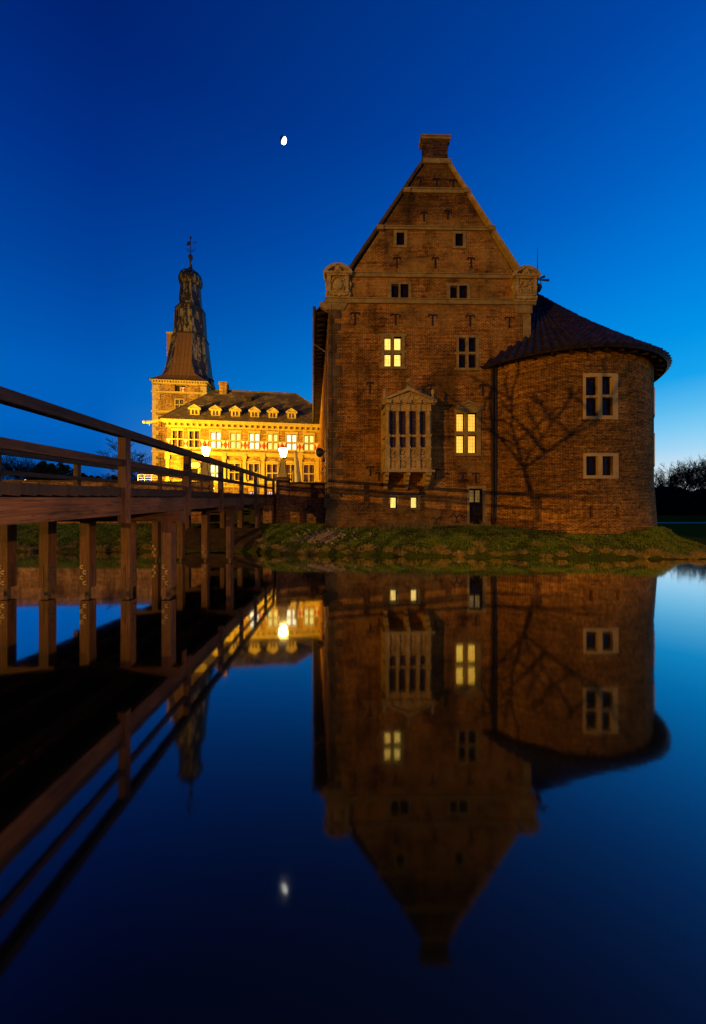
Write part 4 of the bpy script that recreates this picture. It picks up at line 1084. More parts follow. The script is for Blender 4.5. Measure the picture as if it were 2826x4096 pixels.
# spout in the shape of a beast at the left eave corner
b = MB(); s0 = PF.P(-.2, PZE-.15, .5)
b.tube([s0+Vector((.1, .2, .1)), s0+Vector((-.5, -.3, -.05)), s0+Vector((-1.1, -.7, -.35)), s0+Vector((-1.6, -1.0, -.5))], [.16, .2, .16, .2], 8)
b.ell(s0+Vector((-1.75, -1.1, -.5)), .22, .18, .2); b.tube([s0+Vector((-.6, -.4, 0)), s0+Vector((-.4, -.4, -.6))], [.06, .03], 5); b.tube([s0+Vector((-1.3, -.8, -.45)), s0+Vector((-1.25, -.9, -.9))], [.06, .03], 5)
b.build('gargoyle', M['stone_yellow'], palace)

# ================================================================ THE PALACE TOWER
yw = 6.6
o = px(611, 1700, 57.5)
QF = Frame(o, yw)
z4 = lambda x, y: (590+x/5.148, 1280+y/5.148)
def quz(x, y): return QF.uz(*z4(x, y))
def qrect(x0, x1, y0, y1):
    a, c = z4(x0, y0), z4(x1, y1); return QF.rect(a[0], c[0], a[1], c[1])
QW = quz(1216, 1350)[0]; QE = quz(660, 1262)[1]
ptower = thing('palace_tower', (QF.P(QW/2, 0, -QW/2)[0], QF.P(QW/2, 0, -QW/2)[1], ZP), 'square floodlit brick tower with tall stepped spire, bulbous onion top and weather vane', 'tower')
qh = []
r = qrect(568, 783, 1312, 1483); b = MB(); b.fbox(QF, r[0]-.12, r[1]+.12, r[3], r[3]+.14, -.02, .08); b.build('lintel', M['stone_yellow'], ptower)
qh.append(r)
b = MB(); b.face([QF.P(r[0], r[2], -.5), QF.P(r[1], r[2], -.5), QF.P(r[1], r[3], -.5), QF.P(r[0], r[3], -.5)], None); b.build('loft_opening', M['soffit'], ptower)
r2 = qrect(697, 780, 1385, 1487); b = MB(); b.fbox(QF, r2[0], r2[1], r2[2], r2[3], -.06, .03)
for s in (0, 1): b.face([QF.P(r2[s], r2[2], .036), QF.P(r2[s], r2[3], .036), QF.P((r2[0]+r2[1])/2, (r2[2]+r2[3])/2, .036)], None, 1)
b.build('shutter', [M['shutter_white'], M['shutter_red']], ptower)
b = MB(); r3 = qrect(672, 694, 1375, 1487); b.fbox(QF, r3[0], r3[1], r3[2], r3[3], -.1, .02); b.build('shutter_post', M['stone_yellow'], ptower)
qh.append(stone_window(ptower, QF, qrect(563, 768, 1622, 1850), [qrect(582, 660, 1640, 1738), qrect(674, 750, 1640, 1738), qrect(582, 660, 1752, 1845), qrect(674, 750, 1752, 1845)], [M['palace_glass']], fm=M['stone_yellow']))
b = MB()
b.sheet(QF.P, [(0, ZP-.5), (QW, ZP-.5), (QW, QE), (0, QE)], qh, .4)
for (a, c) in (((0, 0), (0, -QW)), ((QW, 0), (QW, -QW)), ((0, -QW), (QW, -QW))):
    b.face([QF.P(a[0], ZP-.5, a[1]), QF.P(c[0], ZP-.5, c[1]), QF.P(c[0], QE, c[1]), QF.P(a[0], QE, a[1])], [(0, ZP), (QW, ZP), (QW, QE), (0, QE)])
b.build('wall', M['brick_palace'], ptower)
for yy in (1492, 1895):
    z = quz(600, yy)[1]; b = MB(); b.fbox(QF, -.15, QW+.15, z-.16, z+.14, -QW-.1, .16); b.build('string_course', M['stone_yellow'], ptower)
for zz in (QE-16.5, QE-12):
    if zz > ZP: b = MB(); b.fbox(QF, -.15, QW+.15, zz-.16, zz+.14, -.1, .16); b.build('string_course', M['stone_yellow'], ptower)
b = MB(); z = QE
b.fbox(QF, -.1, QW+.1, z-.55, z-.28, -QW-.1, .1); b.fbox(QF, -.35, QW+.35, z-.05, z+.08, -QW-.35, .35)
for k in range(20): u = .1+(QW-.3)*k/19; b.fbox(QF, u-.09, u+.13, z-.28, z-.05, 0, .3)
b.build('cornice', M['stone_yellow'], ptower)
b = MB(); b2 = MB(); rnd = random.Random(8); zz = ZP
k = 0
while zz < QE-1:
    h_ = rnd.uniform(.5, .8); w_ = .95 if k % 2 else .55
    if zz+h_ < QE-.6: b.fbox(QF, -.03, w_, zz, zz+h_-.02, -.4, .03); b2.fbox(QF, QW-w_, QW+.03, zz, zz+h_-.02, -.4, .03)
    zz += h_; k += 1
b.build('quoins', M['stone_yellow'], ptower); b2.build('quoins', M['stone_yellow'], ptower)
for (x, y, h) in ((268, 1250, 105), (493, 1255, 100), (841, 1262, 98), (1066, 1270, 118), (270, 1522, 130), (510, 1522, 122), (812, 1532, 120), (1052, 1545, 75), (290, 1940, 100)):
    u, z = quz(x, y); anchor(QF, u, z, h/5.148/23.7, .55 if y > 1500 else .08, ptower)
for (x, y) in ((140, 370), (140, 548), (135, 742), (110, 850)):
    u, z = QF.uz(*z5(x, y)); anchor(QF, u, z, 2.2, .5, ptower)
# spire
PC = QF.P(QW/2, 0, -QW/2)
PS = PC+QF.ux*.3
def zc(y, d=60.3): return H+(CY-y)/F*d
z1, z2, z3, z4_, z5_ = QE+.08, zc(1327, 59.5), zc(1217), zc(1120, 60.5), zc(1079, 62)
ca0 = R(yw+22.5)
def octo(r, z, n=8): return [PC+Vector((math.cos(ca0+k*math.pi/4)*r, math.sin(ca0+k*math.pi/4)*r, z)) for k in range(8)]
def sq_oct(t, z):
    """blend from the square eave (t=0) to an octagon (t=1)"""
    def pw(tb):
        for (a, va), (c, vc) in zip(tb, tb[1:]):
            if t <= c: return va+(vc-va)*(t-a)/(c-a)
        return tb[-1][1]
    hw = QW/2+.5
    s = pw([(0, hw), (.05, hw-.42), (.12, hw-.82), (.2, 3.86), (.35, 3.6), (.6, 3.28), (.83, 3.0), (1, 2.78)])
    c = s*pw([(0, 1.0), (.07, .86), (.137, .66), (.22, .52), (.37, .44), (1, .43)])
    ux, n_ = QF.ux, QF.n
    pts = []
    for (dx, dy) in ((c, s), (s, c), (s, -c), (c, -s), (-c, -s), (-s, -c), (-s, c), (-c, s)):
        pts.append(PC+ux*(dx+.3*t)+n_*dy+Vector((0, 0, z)))
    return pts
rings = []
for q in (0, .025, .05, .085, .12, .16, .2, .28, .36, .5, .7, .85, 1.0):
    rings.append(sq_oct(q, z1+(z2-z1)*q))
def loft(rings, mats, name, faces=range(8), par=None):
    b = MB(); acc = 0
    for i in range(len(rings)-1):
        dh = (rings[i+1][0]-rings[i][0]).length
        for k in faces:
            k2 = (k+1) % 8
            w0 = (rings[i][k2]-rings[i][k]).length; w1 = (rings[i+1][k2]-rings[i+1][k]).length
            b.face([rings[i][k], rings[i][k2], rings[i+1][k2], rings[i+1][k]], [(k*7-w0/2, acc), (k*7+w0/2, acc), (k*7+w1/2, acc+dh), (k*7-w1/2, acc+dh)],
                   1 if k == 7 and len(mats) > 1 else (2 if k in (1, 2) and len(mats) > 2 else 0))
        acc += dh
    return b.build(name, mats, par)
# face 7 (from the left corner round to the right) looks to the viewer
sp1 = loft(rings, [M['patina'], M['copper'], M['copper_side']], 'spire_skirt', par=ptower)
def oc(s, z):
    c = s*math.tan(R(22.5)); ux, n_ = QF.ux, QF.n
    return [PS+ux*dx+n_*dy+Vector((0, 0, z)) for (dx, dy) in ((c, s), (s, c), (s, -c), (c, -s), (-c, -s), (-s, -c), (-s, c), (-c, s))]
loft([oc(2.8, z2), oc(2.62, z2+.05), oc(2.42, z3-.7), oc(2.3, z3)], [M['patina'], M['patina'], M['copper_side']], 'spire_stage', par=ptower)
loft([oc(2.3, z3), oc(1.84, z3+.55), oc(1.58, z4_-.1), oc(1.55, z4_)], [M['patina'], M['patina'], M['copper_side']], 'spire_stage', par=ptower)
loft([oc(2.83, z2-.16), oc(2.93, z2-.1), oc(2.93, z2+.02), oc(2.66, z2+.12)], [M['iron']], 'spire_ledge', par=ptower)
loft([oc(2.33, z3-.14), oc(2.42, z3-.1), oc(2.42, z3+.02), oc(2.2, z3+.1)], [M['iron']], 'spire_ledge', par=ptower)
b = MB()
hO = z5_-z4_
b.lathe((PS.x, PS.y, z4_), [(1.6, 0), (1.84, .12*hO), (1.98, .3*hO), (1.95, .5*hO), (1.68, .72*hO), (1.1, .9*hO), (.6, hO), (.34, hO+.5), (.22, hO+1.2), (.12, hO+2.3)], 16, a0=ca0)
for k in range(16):
    a = ca0+k*math.pi/8
    b.tube([PS+Vector((math.cos(a)*r, math.sin(a)*r, z4_+z)) for (r, z) in ((1.61, 0), (1.86, .12*hO), (2.0, .3*hO), (1.97, .5*hO), (1.7, .72*hO), (1.12, .9*hO))], .05, 4)
b.build('onion_dome', M['patina'], ptower)
zf = zc(1036, 62.4)
b = MB()
b.tube([PS+Vector((0, 0, z5_+1)), PS+Vector((0, 0, zc(948, 62.4)))], [.1, .04], 6)
b.ell(PS+Vector((0, 0, zc(1030, 62.4))), .42, .42, .48)
b.ell(PS+Vector((0, 0, zc(952, 62.4))), .16, .16, .3)
vf = Frame((PS.x, PS.y), 5); zz = zc(1001, 62.4)
for s in (-1, 1):
    b.tube([vf.P(0, zz-.3), vf.P(s*.5, zz-.2), vf.P(s*.7, zz+.1), vf.P(s*1.0, zz+.3)], .06, 5); b.tube([vf.P(0, zz+.1), vf.P(s*.4, zz+.2), vf.P(s*.55, zz-.1), vf.P(s*.3, zz-.3)], .05, 5)
zz = zc(975, 62.4)
b.fprism(vf, [(-.1, zz-.3), (-.1, zz+.45), (-.5, zz+.3), (-.75, zz-.4), (-.5, zz-.35)], -.04, .04)
b.tube([vf.P(-.1, zz+.1), vf.P(.9, zz+.25)], .05, 5); b.ell(vf.P(.85, zz+.3), .14, .06, .14)
b.build('weather_vane', M['iron'], ptower)
# hoods on the spire, side chimney
def hood(u, z, w, h, fr, o0, nm, mat):
    b = MB(); b.fbox(fr, u-w/2, u+w/2, z, z+h, o0-1.2, o0)
    b.fprism(fr, [(u-w/2-.15, z+h), (u+w/2+.15, z+h), (u, z+h+w*.45)], o0-1.3, o0+.15)
    for k in range(4): b.fbox(fr, u-w/2+.1, u+w/2-.1, z+.15+k*h*.2, z+.15+k*h*.2+.08, o0, o0+.05)
    b.build(nm, mat, ptower)
hf = Frame((PS.x, PS.y), yw)
u_ = hf.off(3.6).uz(*z4(680, 1100)); hood(u_[0], u_[1], .8, 1.0, hf, 3.5, 'spire_hood', M['copper'])
zb1 = lambda x, y: (560+x/2.1, 900+y/2.1)
u_ = hf.off(2.1).uz(*zb1(397, 625)); hood(u_[0], u_[1], .75, .9, hf, 1.9, 'spire_hood', M['iron'])
b = MB(); cf_ = hf.off(0.5)
a = cf_.uz(*z4(414, 700)); c = cf_.uz(*z4(540, 292)); b.fbox(cf_, a[0], c[0], a[1]-.5, c[1], -1.0, .3); pch2 = b.build('chimney', M['brick_palace'], ptower)
b = MB(); b.fbox(cf_, a[0]-.08, c[0]+.08, c[1], c[1]+.18, -1.1, .4); b.build('chimney_cap', M['stone_yellow'], pch2)
# dormer at the right flank of the skirt
b = MB(); sfr = Frame(QF.P(QW, 0, 0), 90+yw); zz = zc(1535, 60); q = sfr.P(3.0, 0, -.2)
b.fbox(sfr, 2.6, 3.6, zz-.5, zz+1.2, -1.5, .1); b.fprism(sfr, [(2.4, zz+1.2), (3.8, zz+1.2), (3.8, zz+1.35), (2.4, zz+1.35)], -1.7, .3)
b.build('spire_hood', M['copper_side'], ptower)
#--SECTION-WALLS
# ================================================================ MOAT WALLS, GATE PIERS
WF = Frame(px(1104, 2000, 26.0), 4.5)
z6 = lambda x, y: (960+x/4.2, 1680+y/4.2)
ZW = 4.45
def wuz(f, x, y): return WF.uz(*f(x, y))
uLp1 = WF.uz(842, 2000)[0]; uLp0 = WF.uz(790, 2000)[0]; uRp1 = WF.uz(1157, 2000)[0]; uKe = WF.uz(1330, 2000)[0]
def wall_thing(u0, u1, label, name='moat_wall', zt=ZW, th=.5):
    c = WF.P((u0+u1)/2, 0, -th/2); t = thing(name, (c.x, c.y, 0.6), label, 'wall')
    b = MB(); b.fbox(WF, u0, u1, .3, zt, -th, 0); b.build('brickwork', M['brick_wall'], t)
    b = MB()
    n = max(1, int((u1-u0)/1.3)); rr = random.Random(int(u0*10))
    for k in range(n):
        a, c_ = u0+(u1-u0)*k/n, u0+(u1-u0)*(k+1)/n
        dz = rr.uniform(0, .02)
        b.fbox(WF, a+.006, c_-.006, zt, zt+.1+dz, -th-.06, .07)
    b.build('coping', M['stone_dark'], t)
    return t
wall_thing(-34, uLp0, 'long low brick moat wall with stone coping behind the far bank left of the gate')
rw = wall_thing(uRp1, uKe, 'shadowed brick moat wall joining the gate pier to the keep corner')
b = MB(); q = WF.P(wuz(z6, 1165, 1450)[0], wuz(z6, 1165, 1450)[1], .02); b.tube([q-WF.n*.1, q+WF.n*.12], .09, 10); b.build('drain_pipe', M['iron'], rw)
def pier(u0, u1, label, zt):
    c = WF.P((u0+u1)/2, 0, -.4); t = thing('gate_pier', (c.x, c.y, .8), label, 'gate pier', 'brick piers at the bridge end')
    b = MB(); b.fbox(WF, u0, u1, .5, zt, -.8, .1); b.build('brickwork', M['brick_wall'], t)
    b = MB(); b.fbox(WF, u0-.08, u1+.08, zt, zt+.1, -.88, .18); b.fprism(WF, [(u0-.04, zt+.1), (u1+.04, zt+.1), (u1-.1, zt+.17), (u0+.1, zt+.17)], -.8, .1); b.build('pier_cap', M['stone_dark'], t)
    return c
ZPI = 4.78
pcR = pier(WF.uz(1106, 2000)[0], uRp1, 'brick gate pier with stone cap standing at the right end of the bridge', ZPI)
pcL = pier(uLp0, uLp1, 'brick gate pier behind the bridge rails at the left side of the gateway', ZPI)
# abutment below the bridge: two orange brick cheeks and a boarded opening
z1a = lambda x, y: (640+x/3.192, 1940+y/3.192)
ab = thing('bridge_abutment', (WF.P(uLp1+2, 0, .3).x, WF.P(uLp1+2, 0, .3).y, .8), 'brick abutment under the far bridge end, two cheeks beside a dark beamed opening', 'abutment')
AFr = WF.off(.9)
for (x0, x1) in ((402, 535), (1318, 1432)):
    u0, u1 = AFr.uz(*z1a(x0, 400))[0], AFr.uz(*z1a(x1, 400))[0]
    b = MB(); b.fbox(AFr, u0, u1, .5, 3.05, -.9, 0); b.build('brick_cheek', M['brick_new'], ab)
b = MB(); b.fbox(WF, uLp1-.6, WF.uz(1106, 2000)[0]+.2, .3, 3.2, -2.3, -1.9); b.build('back_wall', M['iron'], ab)
for y in (333, 368, 490):
    b = MB(); u0, z = AFr.uz(*z1a(535, y)); u1 = AFr.uz(*z1a(1318, y))[0]; b.fbox(AFr, u0, u1, z-.06, z+(.06 if y < 400 else .1), -.5, -.35); b.build('cross_beam', M['wood_rail'], ab)

# ================================================================ LANTERNS on the piers, parasols, small fittings
def make_lantern(loc, label):
    t = thing('lantern', loc, label, 'lantern', 'lit lanterns on the gate piers')
    c = Vector(loc)
    b = MB()
    b.hexa([c+Vector(v) for v in ((-.34, -.3, 0), (-.34, .3, 0), (.34, .3, 0), (.34, -.3, 0), (-.13, -.12, 1.42), (-.13, .12, 1.42), (.13, .12, 1.42), (.13, -.12, 1.42))])
    b.build('lantern_base', M['stone_yellow'], t)
    for s in (-1, 1):
        b = MB(); b.tube([c+Vector((s*.48, -.34, .02)), c+Vector((s*.36, -.34, .1)), c+Vector((s*.22, -.25, .7)), c+Vector((s*.17, -.16, 1.4)), c+Vector((s*.16, 0, 1.5))], .022, 5); b.build('iron_stay', M['black_metal'], t)
    b = MB()
    zt_ = 1.42
    b.lathe(c+Vector((0, 0, zt_)), [(.05, 0), (.05, .1), (.19, .13), (.19, .16)], 8)
    for k in range(6):
        a = k*math.pi/3
        b.tube([c+Vector((.19*math.cos(a), .19*math.sin(a), zt_+.16)), c+Vector((.37*math.cos(a), .37*math.sin(a), zt_+.8))], .012, 4)
    b.lathe(c+Vector((0, 0, zt_+.8)), [(.39, 0), (.38, .02), (.2, .1), (.08, .15), (.05, .22), (.02, .28)], 6)
    cg = b.build('lantern_cage', M['black_metal'], t)
    b = MB(); b.lathe(c+Vector((0, 0, zt_+.17)), [(.18, 0), (.355, .62)], 6)
    b.build('lantern_glass', M['lantern_glow'], cg)
    return t
lanR = make_lantern((pcR.x, pcR.y, ZPI+.17), 'lit lantern on its stone obelisk, on the gate pier beside the parasols')
lanL = make_lantern((WF.P(WF.uz(817, 2000)[0], 0, -.4).x, pcL.y, ZPI+.17), 'lit lantern on its stone obelisk, partly behind the bridge handrail')
def parasol(sx, y0, y1, d, w0, w1, lean, label, mat, n=9):
    top = px(sx+lean, y0, d); bot = px(sx, y1, d)
    t = thing('closed_parasol', (bot.x, bot.y, ZP), label, 'parasol', 'closed parasols in the courtyard')
    b = MB(); nn = 16; rings = []; rnd = random.Random(sx)
    for k in range(n+1):
        q = k/n; c = bot.lerp(top, q); r = (w0+(w1-w0)*q)*F**0*(1 if 0 < k < n else .8)
        rings.append([c+Vector((math.cos(a)*r*(1+.14*math.cos(4*a+q*2)+.05*rnd.random()), math.sin(a)*r*(1+.14*math.cos(4*a+q*2)), 0)) for a in [2*math.pi*j/nn for j in range(nn)]])
    for i in range(n):
        for j in range(nn):
            j2 = (j+1) % nn; b.face([rings[i][j], rings[i][j2], rings[i+1][j2], rings[i+1][j]], None)
    b.face(rings[-1], None); b.face(rings[0][::-1], None)
    b.build('canopy', M[mat], t, smooth=True)
    b = MB(); b.tube([(bot.x, bot.y, ZP), (bot.x, bot.y, bot.z+.1)], .05, 8); b.lathe((bot.x, bot.y, ZP), [(.4, 0), (.4, .08), (.08, .12)], 12); b.build('stand', M['black_metal'], t)
parasol(1195, 1803, 1952, 34, .34, .14, -12, 'tall pale closed parasol rising behind the wall beside the keep', 'canvas')
parasol(1032, 1882, 1976, 36, .19, .09, -1, 'slim pale closed parasol standing between the bridge rail posts', 'canvas')
parasol(1175.5, 1881, 1950, 35, .12, .1, -1, 'short tan closed parasol just beside the tall pale one', 'canvas_tan')
# iron railing left of the palace tower
rf = Frame(px(553, 1900, 40), 6)
a, c = rf.uz(553, 1926), rf.uz(640, 1900)
t = thing('metal_railing', (rf.P(a[0], 0).x, rf.P(a[0], 0).y, ZP), 'pale metal railing on the terrace before the palace tower', 'railing')
for u in (a[0], a[0]+(c[0]-a[0])*.3, a[0]+(c[0]-a[0])*.62, c[0]):
    b = MB(); b.tube([rf.P(u, ZP), rf.P(u, c[1]-.0)], .03, 6); b.build('post', M['rail_metal'], t)
for k in range(4):
    zz = c[1]-(k*.27); b = MB(); b.tube([rf.P(a[0], zz), rf.P(c[0], zz)], .022, 6); b.build('rail', M['rail_metal'], t)
b = MB(); b.fbox(rf, a[0]-.5, c[0]+2, ZP-.2, ZP+.75, -1, .1); b.build('plinth', M['brick_wall'], t)
# railing of the palace basement area
rf = PF.off(6.0); a, c = rf.uz(*z5(630, 975)), rf.uz(*z5(1090, 950))
t = thing('basement_railing', (rf.P(a[0], 0).x, rf.P(a[0], 0).y, ZP), 'dark low wall and thin iron railing in front of the palace basement windows', 'railing')
b = MB(); b.fbox(rf, a[0], a[0]+3.0, ZP, rf.uz(*z5(700, 985))[1], -.3, 0); b.build('low_wall', M['brick_wall'], t)
b = MB(); b.fbox(rf, a[0]-.05, a[0]+3.05, rf.uz(*z5(700, 985))[1], rf.uz(*z5(700, 978))[1], -.36, .06); b.build('coping', M['stone_pale'], t)
zz = rf.uz(*z5(700, 948))[1]
for k in range(7):
    u = a[0]+.1+k*.47; b = MB(); b.tube([rf.P(u, zz-1.0, -.15), rf.P(u, zz, -.15)], .02, 5); b.build('post', M['iron'], t)
b = MB(); b.tube([rf.P(a[0], zz, -.15), rf.P(a[0]+3, zz, -.15)], .02, 5); b.build('rail', M['iron'], t)
# oval hanging sign on the palace front
sf = PF.off(1.0); c = sf.uz(*z5(427, 800)); q = sf.P(c[0], c[1])
t = thing('hanging_sign', (q.x, q.y, q.z), 'small blank oval white sign hanging from an iron scroll bracket on the palace front', 'sign')
b = MB()
pl_ = [(c[0]+.55*math.cos(k*math.pi/10), c[1]+.4*math.sin(k*math.pi/10)) for k in range(20)]
b.fprism(sf, pl_, -.05, .05); b.build('sign_board', M['white_sign'], t)
b = MB(); b.tube([sf.P(x, z, 0) for (x, z) in [(c[0]+.58*math.cos(k*math.pi/10), c[1]+.43*math.sin(k*math.pi/10)) for k in range(21)]], .05, 5)
b.tube([sf.P(c[0]-1.0, c[1]+.7, 0), sf.P(c[0]+.9, c[1]+.7, 0)], .04, 5); b.tube([sf.P(c[0], c[1]+.45, 0), sf.P(c[0], c[1]+1.05, 0)], .03, 5)
for s in (-1, 1): b.tube([sf.P(c[0]+s*.15, c[1]+.75, 0), sf.P(c[0]+s*.4, c[1]+1.1, 0), sf.P(c[0]+s*.7, c[1]+.95, 0)], .03, 5); b.fprism(sf, [(c[0]+s*.5, c[1]-.35), (c[0]+s*.95, c[1]+.1), (c[0]+s*.95, c[1]+.32), (c[0]+s*.55, c[1]+.3)][::s], -.04, .04)
b.tube([sf.P(c[0], c[1]+.7, 0), sf.P(c[0], c[1]+.7, -1.0)], .04, 5)
b.build('bracket', M['iron'], t)
# fittings on the left flank of the keep
q = sp(0.6, px(1291, 1808, 20.9).z, .35)
t = thing('dish_floodlight', (q.x, q.y, q.z), 'round black dish floodlight on the pipe at the keep corner', 'floodlight')
b = MB(); ax = Vector((-.8, .55, 0)).normalized(); c_ = px(1291, 1808, 20.9)
pts = [c_-ax*.02, c_+ax*.1, c_+ax*.2, c_+ax*.26]
b.tube([c_+ax*.28, c_+ax*.24, c_+ax*.1, c_-ax*.12], [.30, .30, .24, .06], 16); b.build('reflector', M['black_metal'], t)
b = MB(); b.tube([c_-ax*.1, c_-ax*.25+Vector((.08, 0, .02)), c_+Vector((.3, 0, -.02))], .03, 6); b.tube([c_+Vector((.05, 0, -.05)), c_+Vector((.05, 0, -.35))], .025, 6); b.build('arm', M['zinc'], t)
b = MB(); w_ = c_+Vector((.06, 0, -.5)); b.box(w_.x-.08, w_.x+.08, w_.y-.08, w_.y+.08, w_.z-.12, w_.z+.12); b.build('junction_box', M['black_metal'], t)
c_ = px(1289, 1889, 21.2)
t = thing('wall_lantern', tuple(c_), 'small swan-neck lamp with shallow pale shade on the keep flank', 'lamp')
b = MB(); b.tube([c_+Vector((.25, .1, .25)), c_+Vector((.18, .05, .38)), c_+Vector((.05, 0, .36)), c_+Vector((0, 0, .22)), c_+Vector((0, 0, .08))], .018, 6); b.build('arm', M['black_metal'], t)
b = MB(); b.lathe(c_+Vector((0, 0, -.06)), [(.15, 0), (.13, .05), (.05, .11), (.03, .16)], 12); b.build('lamp_shade', M['stone_pale'], t)
# path light between the rails, wall spotlight on the left
for (sx, sy, d, nm, lb, e) in ((855, 1953, 27.5, 'path_light', 'tiny glowing path light on a short stake behind the gate pier', 4.0), (102, 1922, 25.2, 'wall_spotlight', 'small lit spotlight on top of the long moat wall', 2.0)):
    c_ = px(sx, sy, d); z0 = 3.7 if nm == 'path_light' else ZW+.1
    t = thing(nm, (c_.x, c_.y, z0), lb, 'light')
    b = MB(); b.tube([(c_.x, c_.y, z0), (c_.x, c_.y, c_.z)], .025, 6); b.build('stake', M['black_metal'], t)
    b = MB(); b.ell(c_, .07, .07, .07); b.build('bulb', mat_emit(nm+'_glow', (1, .72, .2, 1), e), t)

# ================================================================ THE BRIDGE
def deck(y): return 2.646+.048*(y-7.13)
def bp(y, lat, dz=0.0):       # a point of the bridge: lateral offset to the left of its axis line
    return Vector((-lat-.0687*y, y, deck(y)+dz))
bd = Vector((-.0687, 1, .048)).normalized()
bridge = thing('timber_bridge', tuple(bp(10, 6.7, 0)), 'long brown timber footbridge with post and rail parapets on bolted piles across the moat', 'bridge')
BY0, BY1 = 2.5, 25.7
YN = [7.0+3.1*k for k in range(-1, 7)]
YFR = [9.55+3.07*k for k in range(-2, 6)]
LN, LF = 4.24, 9.28
b = MB(); rnd = random.Random(11); y = BY0
while y < BY1:
    w_ = .27; j = rnd.uniform(-.007, .007)
    b.beam(bp(y+w_/2, LN-.02+j, -.085+rnd.uniform(-.002, .002)), bp(y+w_/2, LF+.02+j, -.085), w_-.014, .165, up=(0, .05, 1))
    y += w_
b.build('deck', M['wood_deck'], bridge)
def span(name, lat, dz, w, h, ys, mat, gap=0.0, jit=.012):
    r = random.Random(int(lat*100+dz*77))
    for i in range(len(ys)-1):
        b = MB(); q0, q1 = r.uniform(-jit, jit), r.uniform(-jit, jit)
        b.beam(bp(ys[i]+gap, lat+q0, dz), bp(ys[i+1]-gap, lat+q0*.5, dz), w, h)
        b.build(name, M[mat], bridge)
ysn = [BY0]+[y for y in YN if y > BY0]+[BY1]
span('side_beam', LN+.04, -.375, .16, .36, ysn, 'wood', .13)
span('side_beam', LF-.1, -.375, .16, .36, ysn, 'wood', 0)
for lat in (5.5, 6.7, 7.9): span('floor_beam', lat, -.36, .2, .36, [BY0, 8.94, 15.33, 21.4, BY1], 'wood', 0)
span('handrail', LN-.02, 1.113, .2, .165, [BY0, 8.55, 14.75, 20.95, BY1], 'wood_rail', .004)
span('handrail', LF+.02, 1.113, .2, .165, [BY0, 4.9, 11.1, 17.2, BY1], 'wood_rail', .004)
span('middle_rail', LN+.03, .51, .09, .14, [BY0]+[y for y in YN if y > BY0]+[BY1], 'wood_rail', 0)
span('middle_rail', LF-.05, .51, .09, .14, [BY0, 6.48, 9.55, 15.7, 21.8, BY1], 'wood_rail', .003)
for (ys, lat, s) in ((YN, LN-.03, 1), (YFR, LF+.05, -1)):
    for y in ys:
        if y < BY0 or y > BY1+.2: continue
        b = MB(); b.beam(bp(y, lat, -.72), bp(y, lat, 1.03), .16, .16, up=(0, 1, 0))
        po = b.build('rail_post', M['wood'], bridge)
        if s > 0:
            for dz in (-.28, -.56):
                b = MB(); q = bp(y+.0, lat-.08, dz); b.tube([q, q+Vector((.012, 0, 0))], .035, 10); b.tube([q+Vector((.012, 0, 0)), q+Vector((.045, 0, 0))], .015, 6); b.build('bolt', M['steel'], po)
# steel bracket on the beam past the first post
b = MB(); q = bp(9.65, LN-.045, -.3); b.box(q.x-.0, q.x+.015, q.y-.1, q.y+.1, q.z-.1, q.z+.1)
for dz in (-.045, .05): b.tube([q+Vector((.015, .02, dz)), q+Vector((.05, .02, dz))], .022, 6)
b.build('steel_bracket', M['steel'], bridge)
b = MB(); b.beam(bp(9.87, LN-.03, -.17), bp(9.87, LN-.03, -.95), .06, .16, up=(0, 1, 0)); b.build('cover_board', M['wood'], bridge)
# bents: cap beams and piles with bolted foot plates
def bent(yb, xs, w, zfoot, zbase, flip):
    b = MB(); zt_ = deck(yb)-.55
    b.beam((xs[0]+.35, yb+.02, zt_-.14), (xs[-1]-.35, yb+.02, zt_-.14), .28, .28)
    b.build('cap_beam', M['wood'], bridge)
    for i, x in enumerate(xs):
        b = MB(); b.beam((x, yb, zfoot), (x, yb, zt_-.28), w, w, up=(0, 1, 0))
        p = b.build('pile', M['wood'], bridge)
        b = MB(); b.box(x-w*.2, x+w*.2, yb-w*.2, yb+w*.2, zbase-.4, zfoot+.02); b.build('pile_stub', M['stub'], p)
        fr_ = ((i+flip) % 2 == 0)
        # slotted steel plate let into the pile, four bolts across it
        b = MB()
        if fr_: b.box(x+w/2-.002, x+w/2+.004, yb-.012, yb+.012, zfoot+.01, zfoot+.62)
        else: b.box(x-.012, x+.012, yb-w/2-.004, yb-w/2+.002, zfoot+.01, zfoot+.62)
        b.build('slot_plate', M['iron'], p)
        for k in range(4):
            zz = zfoot+.13+k*.14; o_ = (-.04 if k % 2 else .035)
            b = MB()
            if fr_:
                q = Vector((x+o_-.02, yb-w/2, zz)); dr = Vector((0, -1, 0))
            else:
                q = Vector((x+w/2, yb+o_, zz)); dr = Vector((1, 0, 0))
            b.tube([q, q+dr*.012], .055, 12); b.tube([q+dr*.012, q+dr*.06], .019, 7)
            b.build('bolt', M['steel'], p)
bent(9.07, [-4.895-1.073*k for k in range(6)], .25, .17, -.1, 0)
bent(15.45, [-5.57-1.11*k for k in range(5)], .26, .12, -.1, 1)
bent(21.5, [-6.0-1.1*k for k in range(5)], .27, 1.12, .9, 1)
